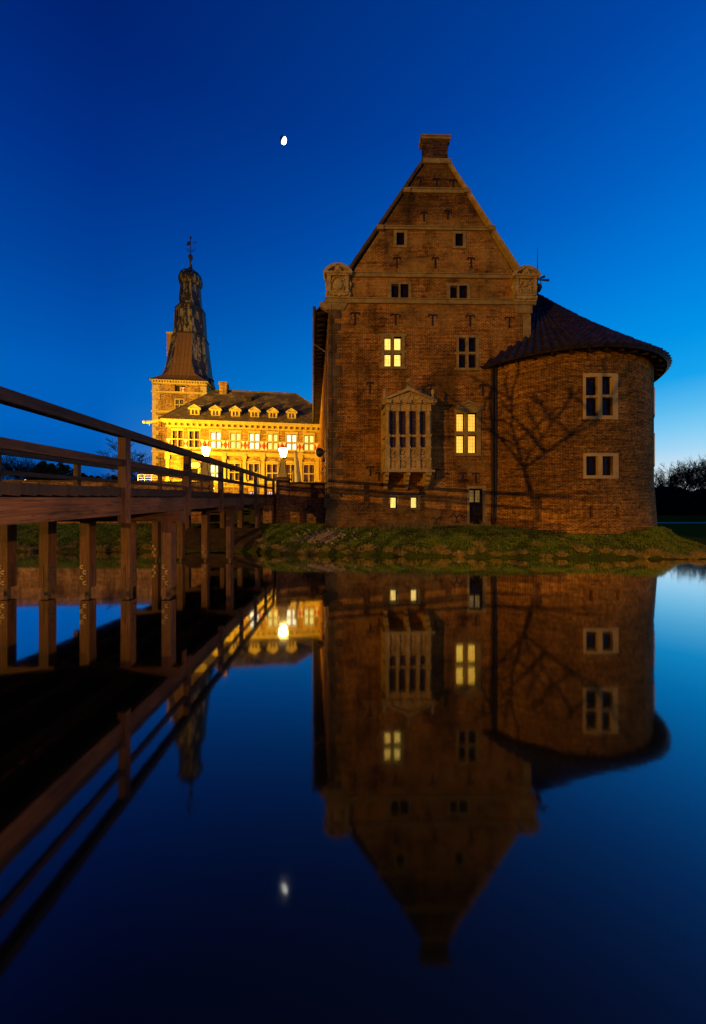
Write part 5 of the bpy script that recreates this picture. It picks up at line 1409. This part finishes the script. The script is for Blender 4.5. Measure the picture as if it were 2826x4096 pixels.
#--SECTION-GROUND
# ================================================================ TERRAIN
SH = [(-60, 19.2), (-26, 18.9), (-14, 18.6), (-9.5, 19.0), (-7.5, 19.3), (-5.7, 18.7), (-4.7, 17.75), (-1.5, 17.1), (1.1, 16.8), (5, 16.4), (8, 16.0), (11.4, 15.75), (15.3, 15.5), (19, 15.7), (24, 17.0), (30, 20.0), (60, 22.0)]
def shore(x):
    for (a, b_) in zip(SH, SH[1:]):
        if a[0] <= x <= b_[0]:
            t = (x-a[0])/(b_[0]-a[0]); y = a[1]+(b_[1]-a[1])*t; break
    else: y = SH[0][1] if x < 0 else SH[-1][1]
    return y+.42+.22*noise.noise(Vector((x*.7, 3.1, 0)))+.12*noise.noise(Vector((x*2.3, 7.7, 0)))
def smooth(a, b_, x):
    t = max(0, min(1, (x-a)/(b_-a))); return t*t*(3-2*t)
def gh(x, y):
    """height of the ground"""
    if y < 9:                                  # near bank, behind and under the camera
        sh = .55+.3*noise.noise(Vector((x*.5, 1.7, 0)))+1.6*smooth(-2.6, -4.6, x)
        d = sh-y
        return -.9 if d < -.5 else (-.9+1.1*smooth(-.5, .1, d)+.75*smooth(.1, 3.5, d)+.06*noise.noise(Vector((x*.8, y*.8, 0))))
    s = y-shore(x)
    far = .04+1.74*smooth(97, 107, y)+.02*noise.noise(Vector((x*.06, y*.06, 2)))
    if x < -1.5:                                # the high ground behind the walls
        yw_ = WF.o.y+(x-WF.o.x)*math.tan(R(4.5))
        up_ = 3.62 if y > yw_+.34 else None
    else: up_ = 3.62 if (y > 40 and x < 5) else None
    rb = smooth(.885, .97, x/y); isl = .03+(.24-.18*rb)*smooth(0, .6, s)+(1.13-.2*rb)*(max(0, min(1, s/(3.2+2.6*rb)))**(.85+.2*rb))
    nz = .07*noise.noise(Vector((x*.9, y*.9, 0)))+.035*noise.noise(Vector((x*2.6, y*2.6, 5)))
    if s < 0:
        return max(-.9, .03+s*1.3)
    if up_ is not None: return up_
    h_ = isl+nz*min(1, s)
    e = smooth(19.5, 27, y)*smooth(13, 19, x)      # island falls away behind the tower
    h_ = h_*(1-e)+far*e
    if y > 27: h_ = far if x > 14 else max(h_, far)
    return h_
def axis(parts):
    out = []
    for (a, b_, n) in parts: out += [a+(b_-a)*k/n for k in range(n)]
    return out+[parts[-1][1]]
gx = axis([(-900, -60, 14), (-60, -30, 30), (-30, 26, 224), (26, 80, 60), (80, 1400, 22)])
gy = axis([(-400, -30, 8), (-30, -4, 26), (-4, 2, 24), (2, 14, 8), (14, 28, 90), (28, 60, 32), (60, 130, 60), (130, 1600, 20)])
me = bpy.data.meshes.new('ground')
vs = [(x, y, gh(x, y)) for y in gy for x in gx]; nx = len(gx)
me.from_pydata(vs, [], [(j*nx+i, j*nx+i+1, (j+1)*nx+i+1, (j+1)*nx+i) for j in range(len(gy)-1) for i in range(nx-1)])
me.polygons.foreach_set('use_smooth', [True]*len(me.polygons))
m, nt, bs = newmat('turf')
co = N(nt, 'ShaderNodeTexCoord').outputs['Object']
n1 = N(nt, 'ShaderNodeTexNoise', Scale=.55, Detail=8.0, Roughness=.7); L(nt, co, n1.inputs['Vector'])
n2 = N(nt, 'ShaderNodeTexNoise', Scale=14.0, Detail=4.0); L(nt, co, n2.inputs['Vector'])
c = ramp(nt, n1.outputs[0], [(.3, (.03, .042, .005, 1)), (.5, (.055, .07, .008, 1)), (.72, (.085, .085, .014, 1))])
c = mixc(nt, 1.0, c, ramp(nt, n2.outputs[0], [(.3, g(.5)), (.7, g(1.3))]), 'MULTIPLY')
L(nt, c, bs.inputs['Base Color']); bs.inputs['Roughness'].default_value = .95; bs.inputs['Specular IOR Level'].default_value = 0.0
bpn = N(nt, 'ShaderNodeBump', Strength=.8, Distance=.06); L(nt, n2.outputs[0], bpn.inputs['Height']); L(nt, bpn.outputs[0], bs.inputs['Normal'])
me.materials.append(m)
ground = bpy.data.objects.new('ground', me); COL.objects.link(ground); tag(ground, kind='structure')
b = MB(); b.face([(-80, WF.o.y-80*math.tan(R(4.5))+.3, ZP-.07), (-2.2, WF.P(uKe, 0).y+.1, ZP-.07), (-6, 52, ZP-.07), (-80, 52, ZP-.07)], None)
tag(b.build('courtyard', M['gravel']), kind='structure')
b = MB()
pa_ = [(18, 108.0), (60, 110.5), (140, 114)]
for (a, c) in zip(pa_, pa_[1:]): b.face([(a[0], a[1], 1.815), (c[0], c[1], 1.815), (c[0], c[1]+6, 1.825), (a[0], a[1]+6, 1.825)], None)
tag(b.build('path', M['path']), kind='structure')
b = MB(); b.face([(26, 76, .075), (80, 77.5, .075), (160, 84, .075), (160, 92, .075), (80, 85, .075), (26, 82, .075)], None)
tag(b.build('path', M['path']), kind='structure')
# coir mat over the bank under the bridge
b = MB(); nn = 14
for i in range(nn):
    for j in range(8):
        def q(i, j):
            x = -9.9+4.6*i/nn; y = 19.35+1.9*j/8; return Vector((x-.05*j, y, max(gh(x, y), .08+.14*j)+.05+.05*noise.noise(Vector((i*.5, j*.6, 0)))))
        b.face([q(i, j), q(i+1, j), q(i+1, j+1), q(i, j+1)], None)
tag(b.build('bank_matting', M['mat'], smooth=True), 'dark brown matting laid over the bank under the bridge end', 'matting')

# water
me = bpy.data.meshes.new('water'); me.from_pydata([(-90, -40, 0), (160, -40, 0), (160, 110, 0), (-90, 110, 0)], [], [(0, 1, 2, 3)])
m, nt, bs = newmat('moat_water')
co = N(nt, 'ShaderNodeTexCoord').outputs['Object']
n1 = N(nt, 'ShaderNodeTexNoise', Scale=2.2, Detail=3.0, Roughness=.55); L(nt, co, n1.inputs['Vector'])
bpn = N(nt, 'ShaderNodeBump', Strength=.02, Distance=.03); L(nt, n1.outputs[0], bpn.inputs['Height'])
gl_n = N(nt, 'ShaderNodeBsdfGlossy'); gl_n.inputs['Roughness'].default_value = .05; gl_n.inputs['Color'].default_value = (1, 1, 1, 1); L(nt, bpn.outputs[0], gl_n.inputs['Normal'])
df_n = N(nt, 'ShaderNodeBsdfDiffuse'); df_n.inputs['Color'].default_value = (.0008, .0015, .002, 1)
lw = N(nt, 'ShaderNodeLayerWeight'); lw.inputs['Blend'].default_value = .5
pw_ = N(nt, 'ShaderNodeMath', operation='POWER'); L(nt, lw.outputs['Facing'], pw_.inputs[0]); pw_.inputs[1].default_value = 2.4
ma_ = N(nt, 'ShaderNodeMath', operation='MULTIPLY_ADD'); L(nt, pw_.outputs[0], ma_.inputs[0]); ma_.inputs[1].default_value = 1.32; ma_.inputs[2].default_value = .02; ma_.use_clamp = True
mx_ = N(nt, 'ShaderNodeMixShader'); L(nt, ma_.outputs[0], mx_.inputs[0]); L(nt, df_n.outputs[0], mx_.inputs[1]); L(nt, gl_n.outputs[0], mx_.inputs[2])
L(nt, mx_.outputs[0], nt.nodes['Material Output'].inputs['Surface'])
me.materials.append(m)
water = bpy.data.objects.new('water', me); COL.objects.link(water); tag(water, kind='structure')

# ---------------------------------------------------------------- grass
def mat_grass(name, stops):
    m, nt, bs = newmat(name)
    co = N(nt, 'ShaderNodeTexCoord').outputs['Object']
    n1 = N(nt, 'ShaderNodeTexNoise', Scale=1.1, Detail=6.0, Roughness=.75); L(nt, co, n1.inputs['Vector'])
    L(nt, ramp(nt, n1.outputs[0], stops), bs.inputs['Base Color']); bs.inputs['Roughness'].default_value = .7
    bs.inputs['Specular IOR Level'].default_value = .2
    return m
M['grass'] = mat_grass('green_grass', [(.3, (.10, .15, .011, 1)), (.52, (.16, .22, .016, 1)), (.72, (.24, .25, .03, 1))])
M['straw'] = mat_grass('dry_grass', [(.3, (.20, .17, .035, 1)), (.55, (.38, .27, .06, 1)), (.75, (.52, .37, .10, 1))])
rnd = random.Random(21)
def blades(vs, fs, p, n, h, spread, w, lean=(0, 0), droop=.5):
    for _ in range(n):
        a = rnd.uniform(0, 6.283); r = rnd.random()**.5*spread
        bx_, by_ = p[0]+math.cos(a)*r, p[1]+math.sin(a)*r
        hh = h*rnd.uniform(.55, 1.15); ll = hh*droop*rnd.uniform(.4, 1.3)
        dx, dy = math.cos(a)*ll+lean[0]*hh, math.sin(a)*ll+lean[1]*hh
        tw = rnd.uniform(0, 3.14); wx, wy = math.cos(tw)*w, math.sin(tw)*w
        z = p[2]-.02; k = len(vs)
        vs.extend([(bx_-wx, by_-wy, z), (bx_+wx, by_+wy, z), (bx_+dx*.4+wx*.7, by_+dy*.4+wy*.7, z+hh*.62), (bx_+dx*.4-wx*.7, by_+dy*.4-wy*.7, z+hh*.62), (bx_+dx, by_+dy, z+hh*(1-.45*droop))])
        fs.extend([(k, k+1, k+2, k+3), (k+3, k+2, k+4)])
def stuff(name, vs, fs, mat):
    me = bpy.data.meshes.new(name); me.from_pydata(vs, [], fs); me.materials.append(mat)
    o = bpy.data.objects.new(name, me); COL.objects.link(o); return tag(o, kind='stuff')
def blocked(x, y):
    dx, dy = x-TC.x, y-TC.y
    if dx*dx+dy*dy < 6.55**2: return True
    if -1.6 < x < 10.7 and y > 20.2+.017*(x+1.45): return True
    if x < -1.2 and y > WF.o.y+(x-WF.o.x)*math.tan(R(4.5))-.05: return True
    if -10.2 < x < -5.3 and 18.6 < y: return True          # shade under the bridge
    return False
vs, fs = [], []
cnt = 0
while cnt < 21000:
    x = rnd.uniform(-24, 19); s_ = rnd.random()**1.0*8.0; y = shore(x)+.15+s_
    if blocked(x, y) or y > 26 or abs(x) > y*1.12+1: continue
    dn_ = noise.noise(Vector((x*.8, y*.8, 9)))
    if rnd.random() > .75+.6*dn_: continue
    blades(vs, fs, (x, y, gh(x, y)), 5, .10+.05*dn_, .14, .011, (-.1, -.15)); cnt += 1
stuff('grass', vs, fs, M['grass'])
# dry tussocks hanging over the water's edge, and dead grass on the slope
vs, fs = [], []
for row, (o0, o1, hm) in enumerate(((-.05, .3, 1.0), (.3, .9, .8))):
    x = -26.0
    while x < 19.5:
        x += rnd.choice((.4, .5, .55, .6, .7, 1.1)) if row == 0 else rnd.uniform(1.2, 3.5)
        if -10.2 < x < -5.4: continue
        big = .5+.5*noise.noise(Vector((x*.6, 4+row, 4)))+rnd.uniform(-.2, .2)
        if row == 0 and big < .25: continue
        y = shore(x)+rnd.uniform(o0, o1); h_ = rnd.uniform(.27, .42)*(.65+.5*big)*hm
        for (n_, sp_, dr_, hh_) in ((45, .08, .5, 1.15), (60, .16, 1.1, 1.0), (60, .21, 1.6, .8)):
            blades(vs, fs, (x, y, max(0.03, gh(x, y))), n_, h_*hh_, sp_*(.6+.7*big), .015, (rnd.uniform(-.15, .15), -.2), dr_)
for _ in range(420):
    x = rnd.uniform(-24, 19); y = shore(x)+rnd.uniform(.4, 3.4)
    if blocked(x, y) or noise.noise(Vector((x*.5, y*.5, 1))) < .02: continue
    blades(vs, fs, (x, y, gh(x, y)), 10, .17, .2, .009, (-.2, -.3), 1.0)
stuff('tussock_grass', vs, fs, M['straw'])
vs, fs = [], []
for _ in range(260):
    x = rnd.uniform(-.6, 10.4); y = 20.15+.017*(x+1.45)-rnd.uniform(.02, .3)
    if rnd.random() > .35+.6*noise.noise(Vector((x*.9, 1, 1))): continue
    blades(vs, fs, (x, y, gh(x, y)), 7, rnd.uniform(.25, .6), .1, .007, (0, 0), .35)
for _ in range(90):
    x = rnd.uniform(1.5, 4.5); y = 20.0-rnd.uniform(.0, .4); blades(vs, fs, (x, y, gh(x, y)), 7, rnd.uniform(.3, .7), .1, .007, (0, 0), .3)
stuff('dead_weeds', vs, fs, M['straw'])

vs, fs = [], []
for _ in range(150):
    x, y = rnd.gauss(-1.6, .75), rnd.gauss(18.9, .45)
    if y < shore(x)+.5 or blocked(x, y): continue
    z = gh(x, y)+.05; k = len(vs); rx, ry, rz_ = rnd.uniform(.05, .11), rnd.uniform(.04, .09), rnd.uniform(.04, .07)
    for q in range(6): vs.append((x+rx*math.cos(q*1.047), y+ry*math.sin(q*1.047), z-.05))
    for q in range(6): vs.append((x+.6*rx*math.cos(q*1.047), y+.6*ry*math.sin(q*1.047), z+rz_))
    fs.append(tuple(k+6+q for q in range(6)))
    for q in range(6): fs.append((k+q, k+(q+1) % 6, k+6+(q+1) % 6, k+6+q))
stuff('cobblestones', vs, fs, M['concrete'])
# ================================================================ TREES
M['twig'] = mat_noise('twigs', (.008, .008, .008, 1), (.02, .018, .015, 1), 2, .95, 0)
M['evergreen'] = mat_noise('evergreen_leaves', (.006, .012, .006, 1), (.02, .034, .014, 1), 1.5, .8, 0)
M['thicket'] = mat_noise('thicket_twigs', (.008, .009, .007, 1), (.022, .022, .015, 1), 1.5, .9, 0)
def bare_tree(name, h, seed, loc, label, cat='tree', group=None, tw=.03, levels=5, spread=.55, up=.25, trunk=.022, first=.3):
    r = random.Random(seed); vt, ft, vc, fc = [], [], [], []
    def seg(v, f, a, c, ra, rc, n):
        d = (c-a).normalized(); s_ = d.cross(Vector((0.3, 1, .1))).normalized(); u_ = s_.cross(d)
        k = len(v)
        for (p, rr) in ((a, ra), (c, rc)):
            for q in range(n):
                an = 2*math.pi*q/n; v.append(tuple(p+(s_*math.cos(an)+u_*math.sin(an))*rr))
        for q in range(n): f.append((k+q, k+(q+1) % n, k+n+(q+1) % n, k+n+q))
    def grow(p, d, ln, rad, lv):
        n = 3 if lv > 1 else 4
        q = p
        for k in range(3 if lv < 3 else 2):
            d = (d+Vector((r.gauss(0, .13), r.gauss(0, .13), r.gauss(0, .08)+up*.12*(lv > 0)))).normalized()
            q2 = q+d*(ln/(3 if lv < 3 else 2)); r2 = max(tw*.5, rad*.86)
            seg(vt if lv == 0 else vc, ft if lv == 0 else fc, q, q2, rad, r2, 6 if lv == 0 else n)
            q = q2; rad = r2
            if lv > 0 and lv < levels and k < 2: child(q, d, ln, rad, lv)
            if lv == 0 and k >= 1 and h*first < q.z: child(q, d, ln, rad, lv)
        if lv < levels:
            for _ in range(3 if lv else 4): child(q, d, ln, rad, lv)
    def child(q, d, ln, rad, lv):
        a = r.uniform(0, 6.283); t = Vector((math.cos(a), math.sin(a), r.uniform(-.1, .5)))
        nd = (d*(1-spread*.55)+t*spread+Vector((0, 0, up*.6))).normalized()
        grow(q, nd, ln*r.uniform(.52, .8), max(tw*.5, rad*r.uniform(.5, .68)), lv+1)
    grow(Vector((0, 0, -.3)), Vector((0, 0, 1)), h*.42, h*trunk, 0)
    t = thing(name, loc, label, cat, group)
    zmax = max(v[2] for v in vc); k = h/zmax
    for nm, v, f in (('trunk', vt, ft), ('crown', vc, fc)):
        me = bpy.data.meshes.new(nm); me.from_pydata([(x*k, y*k, z*k) for (x, y, z) in v], [], f); me.materials.append(M['bark'] if nm == 'trunk' else M['twig'])
        o_ = bpy.data.objects.new(nm, me); COL.objects.link(o_); o_.parent = t
    return t
def leafy(name, h, w, seed, loc, label, cat, group, mat='evergreen', n=2600, leaf=.16, conical=0.0, bottom=.05):
    r = random.Random(seed); vs, fs = [], []
    for _ in range(n):
        z = r.random(); env = (math.sin(math.pi*min(1, z*.86+.14))**.6)*(1-conical*z)
        a = r.uniform(0, 6.283); rr = r.random()**.45*w*env
        p = Vector((math.cos(a)*rr, math.sin(a)*rr, bottom*h+z*h*(1-bottom)))
        if noise.noise(p*.55+Vector((seed, 0, 0))) < -.12: continue
        e1 = Vector((r.gauss(0, 1), r.gauss(0, 1), r.gauss(0, 1))).normalized(); e2 = e1.cross(Vector((r.gauss(0, 1), r.gauss(0, 1), 1))).normalized()
        k = len(vs); l = leaf*r.uniform(.6, 1.5)
        vs += [tuple(p-e1*l), tuple(p+e2*l*.5), tuple(p+e1*l), tuple(p-e2*l*.5)]; fs.append((k, k+1, k+2, k+3))
    t = thing(name, loc, label, cat, group)
    me = bpy.data.meshes.new('foliage'); me.from_pydata(vs, [], fs); me.materials.append(M[mat]); o_ = bpy.data.objects.new('foliage', me); COL.objects.link(o_); o_.parent = t
    b = MB(); b.tube([Vector(loc)+Vector((0, 0, -.3)), Vector(loc)+Vector((0, 0, h*.7))], [w*.06+.05, .03], 6); b.build('trunk', M['bark'], t)
    return t
def at(dx, d): return ((dx-798)/771*d, d)       # column of the 1596-wide view
# the wood on the right
LBR = 'bare winter tree standing in the wood beyond the round tower'
protos = [bare_tree('bare_tree', 17, 31+i, (0, 0, 0), LBR, 'tree', 'bare trees in the far wood', tw=.05, spread=.5, levels=4, first=.3, trunk=.012) for i in range(4)]
rnd = random.Random(77)
spots = []
for k in range(22):
    dx = 1476+k*9.0+rnd.uniform(-4, 4); d = rnd.uniform(122, 150)
    ytop = 1066-(dx-1478)*.29+rnd.uniform(-10, 14)+(0 if k % 3 else -4)
    if k % 5 == 0: ytop += 22
    spots.append((dx, d, ytop))
used = set()
for i, (dx, d, yt) in enumerate(spots):
    x, y = at(dx, d); z = gh(x, y)-.1; hh = (1162-yt)/771*d+2.1-z
    pr = i % 4
    if pr not in used:
        t = protos[pr]; t.location = (x, y, z); t.scale = (hh/17,)*3; used.add(pr)
    else: copy_thing(protos[pr], (x, y, z), rnd.uniform(0, 6.28), hh/17)
th0 = leafy('thicket', 6.5, 4.6, 5, (0, 0, 0), 'dark undergrowth thicket at the foot of the far wood', 'bush', 'thickets below the far wood', 'thicket', 3800, .3, 0, 0)
for i in range(15):
    x, y = at(1470+i*12+rnd.uniform(-3, 3), rnd.uniform(116, 121)); z = gh(x, y)-.2
    if i == 0: th0.location = (x, y, z); th0.scale = (1.05,)*3
    else: copy_thing(th0, (x, y, z), rnd.uniform(0, 6.28), rnd.uniform(1.05, 1.6))
# the wood on the left, seen through the rails
LBL = 'bare winter tree in the dark wood beyond the long moat wall'
pl_t = [bare_tree('bare_tree', 12, 61+i, (0, 0, 0), LBL, 'tree', 'bare trees beyond the moat wall', tw=.05, spread=.65, levels=4) for i in range(2)]
for i, (dx, yt) in enumerate(((14, 1022), (30, 1026), (48, 1022), (66, 1030), (82, 1032), (232, 1066), (246, 1068), (262, 1066), (205, 1068), (182, 1066), (168, 1064), (286, 1062), (-20, 1020), (-60, 1026), (330, 1060))):
    d = rnd.uniform(104, 122); x, y = at(dx, d); z = 3.6; hh = (1162-yt)/771*d+2.1-z
    if i < 2: pl_t[i].location = (x, y, z); pl_t[i].scale = (hh/12,)*3
    else: copy_thing(pl_t[i % 2], (x, y, z), rnd.uniform(0, 6.28), hh/12)
ev0 = leafy('evergreen_tree', 11, 4.2, 9, (0, 0, 0), 'dark evergreen tree in the wood beyond the long moat wall', 'tree', 'evergreens beyond the moat wall', 'evergreen', 3000, .3, .3)
evs = [(100, 1043), (118, 1048), (136, 1047), (152, 1052), (92, 1050), (206, 1075), (222, 1076), (272, 1072), (256, 1074), (188, 1070), (170, 1068)]
for i, (dx, yt) in enumerate(evs):
    d = rnd.uniform(98, 112); x, y = at(dx, d); z = 3.6; hh = (1162-yt)/771*d+2.1-z
    if i == 0: ev0.location = (x, y, z); ev0.scale = (hh/11,)*3
    else: copy_thing(ev0, (x, y, z), rnd.uniform(0, 6.28), hh/11)
bu0 = leafy('bush', 6, 5, 14, (0, 0, 0), 'low dark bush along the foot of the left wood', 'bush', 'bushes below the left wood', 'thicket', 3200, .32, 0, 0)
for i in range(24):
    d = rnd.uniform(84, 96); x, y = at(-30+i*15.5+rnd.uniform(-4, 4), d)
    if i == 0: bu0.location = (x, y, 3.4); bu0.scale = (1.05,)*3
    else: copy_thing(bu0, (x, y, 3.4), rnd.uniform(0, 6.28), rnd.uniform(.9, 1.25))
x, y = at(312, 78); z = 3.6
bare_tree('bare_tree', (1162-995)/771*78+2.1-z, 104, (x, y, z), 'lone bare tree with layered branches standing left of the palace tower', tw=.075, spread=.8, up=.12, levels=4, first=.25, trunk=.018)

# ================================================================ LIGHT, SKY, CAMERA
def street_lamp(loc, hgt, label, energy, color, soft=.12):
    t = thing('street_lamp', loc, label, 'street lamp', 'street lamps on the near bank')
    c = Vector(loc); b = MB(); b.tube([c+Vector((0, 0, -.3)), c+Vector((0, 0, hgt-.1))], [.06, .04], 8); b.lathe(c, [(.12, 0), (.12, .5), (.06, .56)], 10); b.build('pole', M['black_metal'], t)
    b = MB(); b.lathe(c+Vector((0, 0, hgt+.34)), [(.3, 0), (.26, .05), (.1, .15), (.02, .2)], 10); b.lathe(c+Vector((0, 0, hgt-.12)), [(.04, 0), (.1, .06), (.1, .08)], 10)
    for k in range(4):
        a = k*math.pi/2+.4; b.tube([c+Vector((.1*math.cos(a), .1*math.sin(a), hgt-.04)), c+Vector((.28*math.cos(a), .28*math.sin(a), hgt+.35))], .006, 4)
    b.build('lamp_head', M['black_metal'], t)
    ld = bpy.data.lights.new('lamp_light', 'POINT'); ld.energy = energy; ld.color = color; ld.shadow_soft_size = soft
    lo_ = bpy.data.objects.new('lamp_light', ld); COL.objects.link(lo_); lo_.parent = t; lo_.location = (0, 0, hgt+.13)
    return t
LP = (-57.5, -50.0)
street_lamp((LP[0], LP[1], gh(*LP)), 4.1, 'street lamp on the near bank left of the bridge', 128000, (1.0, .485, .055), .15)
street_lamp((5.0, -1.2, gh(5, -1.2)), 4.6, 'tall street lamp on the near bank right of the bridge', 800, (1.0, .45, .09), .2)
# an added, unseen fill lamp on the near bank: its deep shade keeps the light on the banks, the water's edge and the bridge beams
lp_ = (6.2, -1.4); g_ = gh(*lp_)
t = thing('bank_fill_lamp', (lp_[0], lp_[1], g_), 'low shaded fill lamp added on the near bank behind the camera', 'lamp')
b = MB(); b.tube([(lp_[0], lp_[1], g_-.3), (lp_[0], lp_[1], 3.9)], [.05, .035], 8); b.build('pole', M['black_metal'], t)
b = MB(); b.lathe((lp_[0], lp_[1], 0), [(.36, 3.60), (.34, 3.66), (.2, 3.84), (.05, 3.92)], 24); s_f = b.f.pop(len(b.f)-2); b.uv.pop(len(b.uv)-2); b.mi.pop(); b.build('lamp_shade', M['black_metal'], t)
ld = bpy.data.lights.new('lamp_light', 'POINT'); ld.energy = 5000; ld.color = (1.0, .48, .085); ld.shadow_soft_size = .02
lo_ = bpy.data.objects.new('lamp_light', ld); COL.objects.link(lo_); lo_.parent = t; lo_.location = (-.05, .05, 3.618-g_)
# the bare tree whose branches throw their shadows on the round tower
tx, ty = LP[0]+(9.4-LP[0])*.60+.2, LP[1]+(18.6-LP[1])*.60-.2
bare_tree('bare_tree', 7.6, 307, (tx, ty, gh(tx, ty)), 'bare tree on the near bank between street lamp and bridge', tw=.06, levels=2, spread=.8, trunk=.013, first=.3)
# floodlights of the palace
def floodlight(loc, target, label, energy, angle, color, mast=.35):
    t = thing('floodlight', loc, label, 'floodlight', 'floodlights in the courtyard')
    c = Vector(loc); d = (Vector(target)-c-Vector((0, 0, mast))).normalized(); s_ = d.cross(Vector((0, 0, 1))).normalized(); u_ = s_.cross(d)
    b = MB(); k = c+Vector((0, 0, mast))
    P8 = [k+s_*i*w_+u_*j*w_*.7+d*o_ for (o_, w_) in ((-.25, .15), (0, .25)) for (i, j) in ((-1, -1), (1, -1), (1, 1), (-1, 1))]
    b.hexa(P8); b.build('housing', M['black_metal'], t)
    b = MB(); b.tube([c, k-d*.12], .04, 6); b.box(c.x-.2, c.x+.2, c.y-.15, c.y+.15, c.z-.02, c.z+.03); b.build('stand', M['black_metal'], t)
    ld = bpy.data.lights.new('flood', 'SPOT'); ld.energy = energy; ld.color = color; ld.spot_size = R(angle); ld.spot_blend = .6; ld.shadow_soft_size = .15
    lo_ = bpy.data.objects.new('flood', ld); COL.objects.link(lo_); lo_.parent = t; lo_.location = k+d*.05-c; lo_.rotation_euler = d.to_track_quat('-Z', 'Y').to_euler()
    return t
floodlight((-35.0, 20.6, gh(-35, 20.6)), tuple(PF.P(4.0, 14.0)), 'floodlight on a mast on the left bank aimed at the palace front', 98000, 84, (1.0, .56, .03), 4.6)
floodlight((-25.5, 34.0, ZP), tuple(PF.P(5.5, 11.5)), 'floodlight behind the long wall aimed at the palace front', 17000, 110, (1.0, .57, .03))
# moon: a far sphere, its sunlit half painted in as glow
md = px(1134, 560, 1.0)-Vector((0, 0, H)); mpos = Vector((0, 0, H))+md.normalized()*3000
b = MB(); b.ell(mpos, 19, 19, 19, n=64, m=32)
m, nt, bs = newmat('moon_half_glow')
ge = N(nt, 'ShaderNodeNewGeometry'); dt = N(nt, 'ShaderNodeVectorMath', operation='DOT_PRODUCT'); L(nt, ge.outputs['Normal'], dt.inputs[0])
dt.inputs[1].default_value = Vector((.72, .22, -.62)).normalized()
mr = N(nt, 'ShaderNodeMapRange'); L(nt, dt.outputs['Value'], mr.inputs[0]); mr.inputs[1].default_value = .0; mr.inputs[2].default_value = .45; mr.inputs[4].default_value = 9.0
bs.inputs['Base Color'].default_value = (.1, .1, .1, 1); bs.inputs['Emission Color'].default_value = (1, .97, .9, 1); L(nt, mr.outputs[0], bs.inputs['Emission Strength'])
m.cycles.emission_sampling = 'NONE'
t = thing('moon', tuple(mpos), 'small bright half moon in the blue sky between spire and gable', 'moon'); b.build('disc', m, t, smooth=True)

w = bpy.data.worlds.new('World'); scene.world = w; w.use_nodes = True; nt = w.node_tree
bg = nt.nodes['Background']
tc = N(nt, 'ShaderNodeTexCoord'); sx = N(nt, 'ShaderNodeSeparateXYZ'); L(nt, tc.outputs['Generated'], sx.inputs[0])
zz = N(nt, 'ShaderNodeMath', operation='MAXIMUM'); L(nt, sx.outputs[2], zz.inputs[0]); zz.inputs[1].default_value = 0.0
left = [(0.0, lin(10, 72, 140)), (.10, lin(2, 86, 170)), (.20, lin(0, 97, 190)), (.30, lin(0, 94, 186)), (.40, lin(0, 80, 172)), (.50, lin(0, 66, 156)), (.637, lin(0, 48, 136)), (.76, lin(0, 34, 112)), (1.0, lin(0, 20, 80))]
right = [(0.0, lin(240, 238, 225)), (.08, lin(220, 234, 240)), (.14, lin(162, 215, 246)), (.18, lin(125, 203, 244)), (.22, lin(90, 188, 240)), (.28, lin(22, 163, 236)), (.36, lin(0, 145, 230)), (.476, lin(0, 122, 218)), (.60, lin(0, 96, 195)), (.74, lin(0, 70, 166)), (1.0, lin(0, 32, 105))]
cl = ramp(nt, zz.outputs[0], left); cr = ramp(nt, zz.outputs[0], right)
hl = N(nt, 'ShaderNodeVectorMath', operation='MULTIPLY'); L(nt, tc.outputs['Generated'], hl.inputs[0]); hl.inputs[1].default_value = (1, 1, 0)
hn = N(nt, 'ShaderNodeVectorMath', operation='NORMALIZE'); L(nt, hl.outputs[0], hn.inputs[0])
ga = R(62); hd = N(nt, 'ShaderNodeVectorMath', operation='DOT_PRODUCT'); L(nt, hn.outputs[0], hd.inputs[0]); hd.inputs[1].default_value = (math.sin(ga), math.cos(ga), 0)
mr = N(nt, 'ShaderNodeMapRange'); L(nt, hd.outputs['Value'], mr.inputs[0]); mr.inputs[1].default_value = -.15; mr.inputs[2].default_value = .97
col = mixc(nt, mr.outputs[0], cl, cr)
md_ = N(nt, 'ShaderNodeMapRange'); L(nt, hd.outputs['Value'], md_.inputs[0]); md_.inputs[1].default_value = -.85; md_.inputs[2].default_value = -.36; md_.inputs[3].default_value = .08; md_.inputs[4].default_value = 1.0
cmb = N(nt, 'ShaderNodeCombineColor'); [L(nt, md_.outputs[0], cmb.inputs[i]) for i in range(3)]
col = mixc(nt, 1.0, col, cmb.outputs[0], 'MULTIPLY')
L(nt, col, bg.inputs['Color']); bg.inputs['Strength'].default_value = 1.0

cam = bpy.data.cameras.new('camera'); co_ = bpy.data.objects.new('camera', cam); COL.objects.link(co_)
co_.location = (0, 0, H); co_.rotation_euler = (R(90), 0, 0)
cam.sensor_fit = 'VERTICAL'; cam.sensor_height = 36.0; cam.lens = 36.0*F/4096.0
cam.shift_y = (CY-2048.0)/4096.0; cam.shift_x = 0.0
cam.clip_start = .05; cam.clip_end = 8000
scene.camera = co_
vs_ = scene.view_settings
vs_.view_transform = 'Standard'; vs_.look = 'None'; vs_.gamma = 1.0; vs_.exposure = 0.0; vs_.use_curve_mapping = False
scene.render.engine = 'CYCLES'
scene.cycles.use_denoising = True
scene.cycles.max_bounces = 6; scene.cycles.diffuse_bounces = 3; scene.cycles.sample_clamp_indirect = 6.0
scene.cycles.caustics_reflective = False; scene.cycles.caustics_refractive = False
